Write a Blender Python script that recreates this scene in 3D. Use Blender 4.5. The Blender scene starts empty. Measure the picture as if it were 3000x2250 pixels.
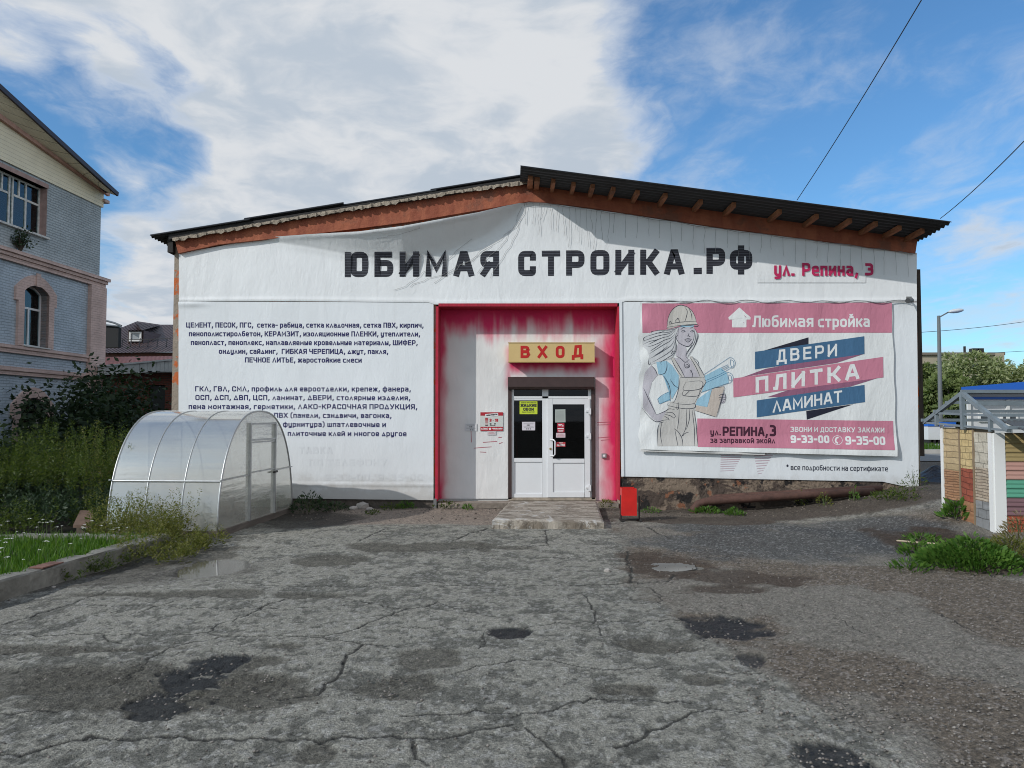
import bpy, math, random
import numpy as np
from mathutils import Vector, Matrix
from mathutils.geometry import tessellate_polygon
random.seed(7); rng = np.random.default_rng(7)
SC = bpy.context.scene; COL = SC.collection
# ------------------------------------------------------------------ camera
F = 2254.0; CZ = 1.65; TH = math.atan((1222 - 1125) / F)
cam = bpy.data.objects.new('camera', bpy.data.cameras.new('camera')); COL.objects.link(cam)
cam.location = (0, 0, CZ); cam.rotation_euler = (math.pi/2 + TH, 0, 0)
cam.data.sensor_width = 36; cam.data.lens = F/3000*36; cam.data.clip_end = 3000; cam.data.clip_start = .05
SC.camera = cam
# ------------------------------------------------------------------ light
SUN = Vector((-1.55, -1.0, 1.08)).normalized()
EL = math.asin(SUN.z); AZ = math.atan2(SUN.x, SUN.y)
sl = bpy.data.lights.new('sun', 'SUN'); so = bpy.data.objects.new('sun', sl); COL.objects.link(so)
sl.energy = 3.6; sl.angle = math.radians(.5); sl.color = (1, .97, .925)
so.rotation_euler = SUN.to_track_quat('Z', 'Y').to_euler()
SC.view_settings.view_transform = 'Standard'; SC.view_settings.look = 'None'
SC.view_settings.exposure = -.26; SC.view_settings.gamma = 1
SC.cycles.filter_width = 1.0; SC.cycles.max_bounces = 6; SC.cycles.transparent_max_bounces = 12
w = bpy.data.worlds.new('World'); SC.world = w; w.use_nodes = True

class N:                                                # tiny node-graph helper
    def __init__(s, tree): s.t = tree; s.L = tree.links
    def new(s, ty, **kw):
        n = s.t.nodes.new(ty)
        for k, v in kw.items(): setattr(n, k, v)
        return n
    def put(s, sock, v):
        if v is None: return
        if hasattr(v, 'is_linked'): s.L.new(v, sock)
        elif isinstance(v, (tuple, list)) and len(v) == 3 and len(getattr(sock, 'default_value', (0,))) == 4: sock.default_value = (*v, 1)
        else: sock.default_value = v
    def m(s, op, a, b=None, c=None, clamp=False):
        n = s.new('ShaderNodeMath', operation=op, use_clamp=clamp)
        for i, v in enumerate((a, b, c)): s.put(n.inputs[i], v) if v is not None else None
        return n.outputs[0]
    def vm(s, op, a, b=None, sc=None):
        n = s.new('ShaderNodeVectorMath', operation=op); s.put(n.inputs[0], a)
        if b is not None: s.put(n.inputs[1], b)
        if sc is not None: s.put(n.inputs['Scale'], sc)
        return n.outputs['Value'] if op == 'DOT_PRODUCT' else n.outputs[0]
    def noise(s, vec, scale, det=4, rough=.55, dist=0):
        n = s.new('ShaderNodeTexNoise'); s.put(n.inputs['Vector'], vec); n.inputs['Scale'].default_value = scale
        n.inputs['Detail'].default_value = det; n.inputs['Roughness'].default_value = rough; n.inputs['Distortion'].default_value = dist
        return n.outputs['Fac']
    def rng(s, v, a, b, c=0, d=1, smooth=True):
        n = s.new('ShaderNodeMapRange'); n.interpolation_type = 'SMOOTHSTEP' if smooth else 'LINEAR'
        s.put(n.inputs[0], v)
        for i, q in enumerate((a, b, c, d)): n.inputs[i+1].default_value = q
        return n.outputs[0]
    def mix(s, f, a, b, mode='MIX'):
        n = s.new('ShaderNodeMix', data_type='RGBA', blend_type=mode)
        s.put(n.inputs[0], f); s.put(n.inputs[6], a); s.put(n.inputs[7], b); return n.outputs[2]

def ray(px, py):
    u = (px - 1500)/F; v = (1125 - py)/F; c, s = math.cos(TH), math.sin(TH)
    return u, c - v*s, s + v*c
# sky: Nishita air with procedural broken cloud
n = N(w.node_tree); w.node_tree.nodes.clear()
sky = n.new('ShaderNodeTexSky', sky_type='NISHITA'); sky.sun_disc = False
sky.sun_elevation = EL; sky.sun_rotation = AZ % (2*math.pi); sky.air_density = 1.0; sky.dust_density = .6; sky.ozone_density = 2.2
d = n.new('ShaderNodeTexCoord').outputs['Generated']
sep = n.new('ShaderNodeSeparateXYZ'); n.put(sep.inputs[0], d)
zz = n.m('ADD', n.m('MAXIMUM', sep.outputs[2], 0), .16)
pl = n.new('ShaderNodeCombineXYZ'); n.put(pl.inputs[0], n.m('DIVIDE', sep.outputs[0], zz)); n.put(pl.inputs[1], n.m('DIVIDE', sep.outputs[1], zz)); n.put(pl.inputs[2], n.m('MULTIPLY', sep.outputs[2], 2.0))
P_ = pl.outputs[0]
BLOBS = ((1050, 330, 24, .17), (1350, 60, 20, .08), (250, 40, 12, .18), (520, 470, 8, .05), (700, 600, 14, .14), (1450, 430, 13, .07), (270, 310, 10, -.24), (500, 360, 5, -.14), (150, 120, 7, .12), (60, 280, 6, -.14), (150, 420, 7, -.10), (2600, 200, 26, -.24), (2050, 560, 10, -.08), (2990, 640, 8, .12), (2800, 840, 9, .10), (530, 605, 3, -.14), (340, 850, 4, -.12), (380, 930, 4, .14), (40, 210, 3, .12), (1950, 200, 15, .12), (1900, 480, 8, .06),
         (0, 0, 58, .5, (1, -.15, .45)), (0, 0, 60, .3, (.3, -1, .5)))  # unseen cloud banks to the right and behind, added to raise ambient light
wp = n.new('ShaderNodeTexNoise'); n.put(wp.inputs['Vector'], P_); wp.inputs['Scale'].default_value = 2.2; wp.inputs['Detail'].default_value = 3
PW_ = n.vm('ADD', P_, n.vm('SCALE', n.vm('SUBTRACT', wp.outputs['Color'], (.5, .5, .5)), sc=.34))
big = n.noise(n.vm('MULTIPLY', PW_, (1.0, .8, 1)), 1.5, 3, .5)
fine = n.noise(n.vm('MULTIPLY', PW_, (1.0, .62, 1)), 3.4, 9, .60)
cov = n.m('ADD', n.m('MULTIPLY', big, .42), n.m('MULTIPLY', fine, .62))
def blob(px, py, r0, amp, v=None):                      # a bank of cloud (+) or a gap (-) in one direction of the sky
    global cov
    v = Vector(v or ray(px, py)).normalized()
    f = n.rng(n.vm('DOT_PRODUCT', d, tuple(v)), math.cos(math.radians(r0)), 1.0, 0, amp)
    cov = n.m('ADD', cov, f)
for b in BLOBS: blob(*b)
mask = n.rng(cov, .47, .70)
thin = n.m('MULTIPLY', n.rng(n.noise(n.vm('MULTIPLY', PW_, (1.0, .45, 1)), 3.2, 8, .62), .45, .75), .52)
mask = n.m('MAXIMUM', mask, thin)
sh1 = n.noise(n.vm('ADD', PW_, (.09, .13, .06)), 2.6, 5, .5); sh2 = n.noise(n.vm('ADD', PW_, (.03, .05, .03)), 7.5, 6, .55)
shade = n.m('ADD', n.m('MULTIPLY', sh1, .62), n.m('MULTIPLY', sh2, .38))
ccol = n.mix(n.rng(shade, .41, .59), (6.1, 6.95, 8.0), (8.7, 9.0, 9.4))
ccol = n.mix(n.rng(mask, .75, 1.0), (7.6, 8.3, 9.3), ccol)
skyc = n.mix(1.0, sky.outputs[0], (.98, 1.52, 1.86), 'MULTIPLY')
colr = n.mix(mask, skyc, ccol)
bg = n.new('ShaderNodeBackground'); n.put(bg.inputs[0], colr); bg.inputs[1].default_value = .098
n.L.new(bg.outputs[0], n.new('ShaderNodeOutputWorld').inputs[0])

# ------------------------------------------------------------------ helpers
def P(px, py, Y):
    a, b, c = ray(px, py); t = Y/b; return Vector((a*t, Y, CZ + c*t))
def PX(px, Y): return (px - 1500)/F*Y
def ss(a, b, v):
    t = np.clip((v - a)/(b - a), 0, 1); return t*t*(3 - 2*t)
def gz(x, y):                                           # height of the yard
    x = np.asarray(x, float); y = np.asarray(y, float)
    z = -.13 + .44*ss(4.7, 8.4, x)*ss(9.0, 14.6, y) - .05*ss(1.9, 3.0, x)*ss(5.2, 3.6, x)*ss(13.2, 15.2, y)
    return z
def G(px, py, z0=None):
    a, b, c = ray(px, py); z = -.13 if z0 is None else z0
    for _ in range(8):
        t = (z - CZ)/c
        if z0 is not None: break
        z = .5*z + .5*float(gz(a*t, b*t))
    return Vector((a*t, b*t, z))
OFF = {}
def link(name, me, mat, parent=None, smooth=False):
    o = bpy.data.objects.new(name, me); COL.objects.link(o)
    for m in (mat if isinstance(mat, (list, tuple)) else [mat]):
        if m: me.materials.append(m)
    if parent is not None:
        r = OFF.get(parent, Vector((0, 0, 0))); me.transform(Matrix.Translation(-r))
        o.parent = parent; OFF[o] = r
    if smooth: me.polygons.foreach_set('use_smooth', [True]*len(me.polygons))
    return o
def tag(o, label, cat, group=None, kind=None):
    if label: o['label'] = label
    if cat: o['category'] = cat
    if group: o['group'] = group
    if kind: o['kind'] = kind
    return o
def thing(name, loc, label, cat, group=None):
    o = bpy.data.objects.new(name, None); COL.objects.link(o); o.location = loc; o.empty_display_size = .2
    OFF[o] = Vector(loc); return tag(o, label, cat, group)
def own(o, base):                                       # a one-mesh thing: put its origin at its base
    o.data.transform(Matrix.Translation(-Vector(base))); o.location = base; OFF[o] = Vector(base); return o
class MB:
    def __init__(s): s.v = []; s.f = []; s.mi = []; s.cur = 0
    def add(s, vs, fs):
        k = len(s.v); s.v += [tuple(v) for v in vs]; s.f += [tuple(i + k for i in f) for f in fs]; s.mi += [s.cur]*len(fs)
        return s
    def box(s, x0, x1, y0, y1, z0, z1, f=None):
        vs = [(x, y, z) for x in (x0, x1) for y in (y0, y1) for z in (z0, z1)]
        if f: vs = [f(*v) for v in vs]
        return s.add(vs, [(0, 1, 3, 2), (4, 6, 7, 5), (0, 4, 5, 1), (2, 3, 7, 6), (0, 2, 6, 4), (1, 5, 7, 3)])
    def bar(s, a, b, w, h=None, up=(0, 0, 1)):
        a, b = Vector(a), Vector(b); h = h or w; t = (b - a).normalized(); u = Vector(up)
        if abs(t.dot(u)) > .95: u = Vector((0, 1, 0))
        r = t.cross(u).normalized(); u = r.cross(t)
        vs = [p + r*(i*w/2) + u*(j*h/2) for p in (a, b) for i, j in ((-1, -1), (1, -1), (1, 1), (-1, 1))]
        return s.add(vs, [(3, 2, 1, 0), (4, 5, 6, 7)] + [(i, (i+1) % 4, (i+1) % 4 + 4, i + 4) for i in range(4)])
    def tube(s, pts, r, k=8, cap=True):
        pts = [Vector(p) for p in pts]; m = len(pts); rs = r if isinstance(r, (list, tuple)) else [r]*m; vs = []
        up = Vector((0, 0, 1)) if abs((pts[-1] - pts[0]).normalized().z) < .9 else Vector((1, 0, 0))
        for i, p in enumerate(pts):
            t = (pts[min(i+1, m-1)] - pts[max(i-1, 0)]).normalized(); a = t.cross(up).normalized(); b = a.cross(t)
            vs += [p + (a*math.cos(q) + b*math.sin(q))*rs[i] for q in (2*math.pi*j/k for j in range(k))]
        fs = [(i*k + j, i*k + (j+1) % k, (i+1)*k + (j+1) % k, (i+1)*k + j) for i in range(m-1) for j in range(k)]
        if cap: fs += [tuple(range(k))[::-1], tuple((m-1)*k + j for j in range(k))]
        return s.add(vs, fs)
    def poly(s, pts, holes=(), f=None):                 # flat polygon, triangulated (2-D points mapped by f)
        loops = [[Vector((*q, 0)) for q in pts]] + [[Vector((*q, 0)) for q in h] for h in holes]
        fl = [q for l in loops for q in l]
        return s.add([f(q.x, q.y) for q in fl], tessellate_polygon(loops))
    def prism(s, pts, f0, f1, holes=()):                # solid between two mappings of one 2-D outline
        loops = [list(pts)] + [list(h) for h in holes]; fl = [q for l in loops for q in l]; m = len(fl)
        tri = tessellate_polygon([[Vector((*q, 0)) for q in l] for l in loops])
        fs = [tuple(t) for t in tri] + [tuple(i + m for i in t[::-1]) for t in tri]; k = 0
        for l in loops:
            fs += [(k + i, k + (i+1) % len(l), m + k + (i+1) % len(l), m + k + i) for i in range(len(l))]; k += len(l)
        return s.add([f0(*q) for q in fl] + [f1(*q) for q in fl], fs)
    def grid(s, fn, nu, nv):
        vs = [fn(i/nu, j/nv) for j in range(nv+1) for i in range(nu+1)]
        return s.add(vs, [(j*(nu+1)+i, j*(nu+1)+i+1, (j+1)*(nu+1)+i+1, (j+1)*(nu+1)+i) for j in range(nv) for i in range(nu)])
    def build(s, name, mat, parent=None, smooth=False):
        me = bpy.data.meshes.new(name); me.from_pydata(s.v, [], s.f)
        o = link(name, me, mat, parent, smooth)
        if max(s.mi, default=0): me.polygons.foreach_set('material_index', s.mi)
        return o
def npmesh(name, V, Fq, mat, parent=None, smooth=False):      # big meshes from arrays
    V = np.asarray(V, np.float32).reshape(-1, 3); Fq = np.asarray(Fq, np.int32); k = Fq.shape[1]
    me = bpy.data.meshes.new(name); me.vertices.add(len(V)); me.vertices.foreach_set('co', V.ravel())
    me.loops.add(Fq.size); me.loops.foreach_set('vertex_index', Fq.ravel())
    me.polygons.add(len(Fq)); me.polygons.foreach_set('loop_start', np.arange(0, Fq.size, k, dtype=np.int32))
    me.update(calc_edges=True); return link(name, me, mat, parent, smooth)
def setcol(o, C, name='Col'):
    a = o.data.attributes.new(name, 'FLOAT_COLOR', 'POINT'); C = np.asarray(C, np.float32)
    if C.shape[1] == 3: C = np.hstack([C, np.ones((len(C), 1), np.float32)])
    a.data.foreach_set('color', C.ravel())
def vn(x, y, seed=0):                                   # value noise
    xi = np.floor(x).astype(np.int64); yi = np.floor(y).astype(np.int64); fx = x - xi; fy = y - yi
    fx = fx*fx*(3-2*fx); fy = fy*fy*(3-2*fy)
    def h(a, b):
        q = (a*374761393 + b*668265263 + seed*974634777) & 0xffffffff
        q = ((q ^ (q >> 13))*1274126177) & 0xffffffff
        return ((q ^ (q >> 16)) & 0xffff)/65535.0
    return (h(xi, yi)*(1-fx) + h(xi+1, yi)*fx)*(1-fy) + (h(xi, yi+1)*(1-fx) + h(xi+1, yi+1)*fx)*fy
def fbm(x, y, o=4, seed=0, g=.5):
    s = 0; a = 1; t = 0
    for i in range(o): s = s + a*vn(x*2**i + i*17.3, y*2**i - i*9.1, seed + i); t += a; a *= g
    return s/t
MATS = {}
def mat(name, col, rough=.7, nz=None, bump=None, metal=0, spec=.5, attr=False, col2=None, stretch=(1, 1, 1), extra=None):
    """base colour with noise variation nz=(scale, amount), bump=(scale, metres)"""
    if name in MATS: return MATS[name]
    m = bpy.data.materials.new(name); m.use_nodes = True; g = N(m.node_tree); b = m.node_tree.nodes['Principled BSDF']
    pos = g.new('ShaderNodeNewGeometry').outputs['Position']; pos = g.vm('MULTIPLY', pos, stretch)
    c = col
    if attr: a = g.new('ShaderNodeAttribute', attribute_name='Col'); c = a.outputs['Color']
    if nz:
        f = g.noise(pos, nz[0], 6, .65)
        if col2: c = g.mix(g.rng(f, .5 - .12/nz[1]*.5, .5 + .12/nz[1]*.5), c, col2)
        else:
            v = g.rng(f, .3, .7, 1 - nz[1], 1 + nz[1], False)
            k = g.new('ShaderNodeCombineXYZ'); [g.put(k.inputs[i], v) for i in range(3)]
            c = g.mix(1, c, k.outputs[0], 'MULTIPLY')
    if extra: c = extra(g, c, pos)
    g.put(b.inputs['Base Color'], c); b.inputs['Roughness'].default_value = rough; b.inputs['Metallic'].default_value = metal
    b.inputs['Specular IOR Level'].default_value = spec
    if bump:
        bn = g.new('ShaderNodeBump'); bn.inputs['Distance'].default_value = bump[1]; bn.inputs['Strength'].default_value = 1
        g.put(bn.inputs['Height'], g.noise(pos, bump[0], 5, .6)); g.L.new(bn.outputs[0], b.inputs['Normal'])
    MATS[name] = m; return m
def wrinkle(m, amt, sx=1.0):                            # cloth-like ripples shared by a hanging sheet and its print
    g = N(m.node_tree); b = m.node_tree.nodes['Principled BSDF']
    pos = g.new('ShaderNodeNewGeometry').outputs['Position']
    a = g.noise(g.vm('MULTIPLY', pos, (1.4*sx, 1, .5)), 1.6, 3, .5, .6)
    c = g.noise(g.vm('MULTIPLY', pos, (2.2, 1, 1.1)), 4.5, 2, .5, 1.0)
    h = g.m('ADD', a, g.m('MULTIPLY', c, .22))
    bn = g.new('ShaderNodeBump'); bn.inputs['Distance'].default_value = amt; g.put(bn.inputs['Height'], h)
    g.L.new(bn.outputs[0], b.inputs['Normal']); return m
def leafmat(name, c0, c1, trans=.35):
    if name in MATS: return MATS[name]
    m = bpy.data.materials.new(name); m.use_nodes = True; g = N(m.node_tree); nt = m.node_tree; nt.nodes.clear()
    r = g.new('ShaderNodeNewGeometry').outputs['Random Per Island']
    c = g.mix(r, c0, c1)
    df = g.new('ShaderNodeBsdfPrincipled'); g.put(df.inputs['Base Color'], c); df.inputs['Roughness'].default_value = .55; df.inputs['Specular IOR Level'].default_value = .3
    tr = g.new('ShaderNodeBsdfTranslucent'); g.put(tr.inputs[0], g.mix(1, c, (1.1, 1.25, .6), 'MULTIPLY'))
    mx = g.new('ShaderNodeMixShader'); mx.inputs[0].default_value = trans; g.L.new(df.outputs[0], mx.inputs[1]); g.L.new(tr.outputs[0], mx.inputs[2])
    g.L.new(mx.outputs[0], g.new('ShaderNodeOutputMaterial').inputs[0]); MATS[name] = m; return m

# ------------------------------------------------------------------ stroke lettering
GL = {}
def gdef(ch, w, *st): GL[ch] = (w, [(s[0] == '~', s[1] == 'c' if len(s) > 1 else False, [tuple(map(float, p.split(','))) for p in s.replace('~', '').replace('c', '').split()]) for s in st])
gdef('А', 4.4, '0,0 1.8,6 2.6,6 4.4,0', '.6,1.6 3.8,1.6'); gdef('Б', 4, '0,0 0,6 3.6,6', '~0,3.4 4,3.4 4,0 0,0')
gdef('В', 4, '0,0 0,6', '~0,6 3.7,6 3.7,3.2 0,3.2', '~0,3.1 4,3.1 4,0 0,0'); gdef('Г', 3.4, '0,0 0,6 3.4,6'); gdef('Д', 4.6, '.1,0 2.3,6 4.5,0', '.1,0 4.5,0')
gdef('Е', 3.5, '3.5,6 0,6 0,0 3.5,0', '0,3.1 3.1,3.1'); gdef('Ж', 6, '3,0 3,6', '0,6 1.6,3.1 0,0', '6,6 4.4,3.1 6,0', '1.6,3.1 4.4,3.1'); gdef('З', 4, '~.2,6 3.7,6 3.7,3.2 2,3.2', '~2,3.1 4,3.1 4,0 0,0')
gdef('И', 4.2, '0,6 0,0', '4.2,6 4.2,0', '0,.3 4.2,5.7'); gdef('Й', 4.2, '0,6 0,0', '4.2,6 4.2,0', '0,.3 4.2,5.7', '1.1,7.5 3.1,7.5'); gdef('К', 4, '0,0 0,6', '4,6 1.7,3.1 4,0', '0,3.1 1.7,3.1')
gdef('Л', 4.2, '0,0 2.1,6 4.2,0'); gdef('М', 5, '0,0 0,6 2.5,1.6 5,6 5,0'); gdef('Н', 4, '0,0 0,6', '4,0 4,6', '0,3.1 4,3.1'); gdef('О', 4.2, '~c0,0 4.2,0 4.2,6 0,6')
gdef('П', 4, '0,0 0,6 4,6 4,0'); gdef('Р', 4, '0,0 0,6', '~0,6 4,6 4,2.4 0,2.4'); gdef('С', 3.8, '~3.8,4.8 3.8,6 0,6 0,0 3.8,0 3.8,1.2'); gdef('Т', 4, '0,6 4,6', '2,0 2,6'); gdef('У', 4.2, '0,6 2.2,2.2', '4.2,6 1.6,0 .6,0')
gdef('Ф', 5.2, '~c0,1.1 5.2,1.1 5.2,5.2 0,5.2', '2.6,-.4 2.6,6.6'); gdef('Х', 4.2, '0,0 4.2,6', '0,6 4.2,0'); gdef('Ц', 4.6, '0,6 0,0 4.6,0 4.6,-1.2', '3.8,0 3.8,6'); gdef('Ч', 4, '~0,6 0,2.6 4,2.6', '4,0 4,6')
gdef('Ш', 6, '0,6 0,0 6,0 6,6', '3,0 3,6'); gdef('Щ', 6.6, '0,6 0,0 6.6,0 6.6,-1.2', '3,0 3,6', '6,0 6,6'); gdef('Ы', 5, '0,0 0,6', '~0,3.4 3.4,3.4 3.4,0 0,0', '5,0 5,6'); gdef('Ь', 3.8, '0,0 0,6', '~0,3.4 3.8,3.4 3.8,0 0,0')
gdef('Э', 4, '~0,6 4,6 4,0 0,0', '1.2,3.1 4,3.1'); gdef('Ю', 5.4, '0,0 0,6', '0,3.1 1.8,3.1', '~c1.8,0 5.4,0 5.4,6 1.8,6'); gdef('Я', 4, '4,0 4,6', '~4,6 0,6 0,2.6 4,2.6', '2,2.6 .2,0')
gdef('0', 3.8, '~c0,0 3.8,0 3.8,6 0,6'); gdef('1', 1.6, '0,4.8 1.6,6 1.6,0'); gdef('3', 3.8, '~.2,6 3.6,6 3.6,3.2 2,3.2', '~2,3.1 3.8,3.1 3.8,0 0,0'); gdef('5', 3.8, '3.6,6 0,6 0,3.5', '~0,3.5 3.8,3.5 3.8,0 0,0'); gdef('7', 3.6, '0,6 3.6,6 1.2,0')
gdef('8', 3.8, '~c0,0 3.8,0 3.8,3.1 0,3.1', '~c.2,3.1 3.6,3.1 3.6,6 .2,6'); gdef('9', 3.8, '~c0,2.7 3.8,2.7 3.8,6 0,6', '~3.8,5 3.8,0 .2,0')
gdef('.', .6, '0,0 .6,0'); gdef(',', .6, '.6,.4 0,-1.4'); gdef('-', 2, '0,2.8 2,2.8'); gdef('(', 1.4, '~1.4,7 0,5.5 0,.5 1.4,-1'); gdef(')', 1.4, '~0,7 1.4,5.5 1.4,.5 0,-1'); gdef('*', 2, '1,4 1,6.4', '0,4.6 2,5.8', '0,5.8 2,4.6')
gdef('Д2', 4.6, '1,0 1.5,6 3.9,6 3.9,0', '0,-1.4 0,0 4.7,0 4.7,-1.4'); gdef('Л2', 4.2, '0,.1 .7,.1 1.3,6 4.2,6 4.2,0')
LCX = {'а': (3.2, '~.2,4.4 3.2,4.4 3.2,0', '~3.2,2.5 0,2.5 0,0 3.2,0'), 'б': (3.3, '~c0,0 3.3,0 3.3,3.8 0,3.8', '~0,3 0,6 3.1,6.3'), 'е': (3.2, '~3.2,0 0,0 0,4.4 3.2,4.4 3.2,2.6', '3.2,2.1 .4,2.1'), 'р': (3.2, '0,-1.6 0,4.4', '~0,0 3.2,0 3.2,4.4 0,4.4'),
       'у': (3.2, '~0,4.4 0,0 3.2,0', '~3.2,4.4 3.2,-1.6 .3,-1.6'), 'ф': (4.8, '~c0,0 4.8,0 4.8,4.4 0,4.4', '2.4,-1.6 2.4,6'), 'с': (3.0, '~3,4.4 0,4.4 0,0 3,0')}
for k, v in LCX.items(): gdef(k, *v)
for c in 'вгджзийклмнопстхцчшщыьэюя':
    W_, st = GL[c.upper()]; k = .8
    GL[c] = (W_*k, [(a, b, [(x*k, y*.73) for x, y in p]) for a, b, p in st]) if c != 'с' else GL[c]
GL['й'] = (GL['и'][0], GL['и'][1] + [(False, False, [(.9, 5.9), (2.5, 5.9)])])
def rounded(pts, closed, r, seg=4):
    out = []; m = len(pts)
    for i, p in enumerate(pts):
        if not closed and i in (0, m-1): out.append(p); continue
        a = Vector(pts[i-1]) - Vector(p); b = Vector(pts[(i+1) % m]) - Vector(p); rr = min(r, a.length*.5, b.length*.5)
        A = Vector(p) + a.normalized()*rr; B = Vector(p) + b.normalized()*rr
        for j in range(seg+1):
            t = j/seg; q = A*(1-t)**2 + Vector(p)*2*t*(1-t) + B*t*t; out.append((q.x, q.y))
    return out
def ribbon(mb, pts, t, f, closed=False, lay=0, taper=False):   # 2-D polyline -> flat ribbon of width t
    pts = [Vector(p) for p in pts]; m = len(pts); L = []; R = []
    for i, p in enumerate(pts):
        a = pts[i-1] if (i or closed) else None; b = pts[(i+1) % m] if (i < m-1 or closed) else None
        d1 = (p - a).normalized() if a is not None else (b - p).normalized(); d2 = (b - p).normalized() if b is not None else d1
        nn = Vector((-d1.y - d2.y, d1.x + d2.x))
        if nn.length < 1e-6: nn = Vector((-d1.y, d1.x))
        nn.normalize(); k = t/2/max(.66, nn.dot(Vector((-d1.y, d1.x))))
        if taper: k *= max(.25, math.sin(math.pi*(i + .6)/(m + .2)))
        L.append(f(*(p + nn*k), lay)); R.append(f(*(p - nn*k), lay))
    e = m if closed else m-1
    mb.add(L + R, [(i, (i+1) % m, m + (i+1) % m, m + i) for i in range(e)])
def capped(q, e):                                       # square stroke ends
    a, b = Vector(q[0]), Vector(q[1]); c, d_ = Vector(q[-2]), Vector(q[-1]); return [tuple(a + (a-b).normalized()*e)] + list(q[1:-1]) + [tuple(d_ + (d_-c).normalized()*e)]
def text(mb, s, x0, y0, x1, y1, cap, t, f, rnd=1.2, gap=1.1, alt=(), lay0=0, space=2.6):
    """write s so that it fills x0..x1 on a baseline from y0 to y1 (photo pixels), cap height and stroke in pixels"""
    H = (cap - t)/6; tU = t/H; pen = 0; items = []
    for ch in s:
        if ch == ' ': pen += space; continue
        g = GL.get(ch + '2' if ch in alt else ch) or GL[ch]; items.append((pen, g)); pen += g[0] + (tU + gap)
    tot = pen - tU - gap; sx = (x1 - x0 - t)/tot
    for pen, (W_, st) in items:
        for j, (rd, cl, pts) in enumerate(st):
            q = [(x0 + t/2 + (pen + x)*sx, y0 + (y1 - y0)*((pen + x)/tot) - t/2 - y*H) for x, y in pts]
            if rd: q = rounded(q, cl, rnd*H*1.2)
            if not cl: q = capped(q, t*.5)
            ribbon(mb, q, t, f, cl, lay0 + j)
def plane(Y, base=.003, step=.0004):                    # photo pixels -> a point printed on the upright sheet at depth Y
    return lambda px, py, lay=0: P(px, py, Y - base - lay*step)
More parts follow.
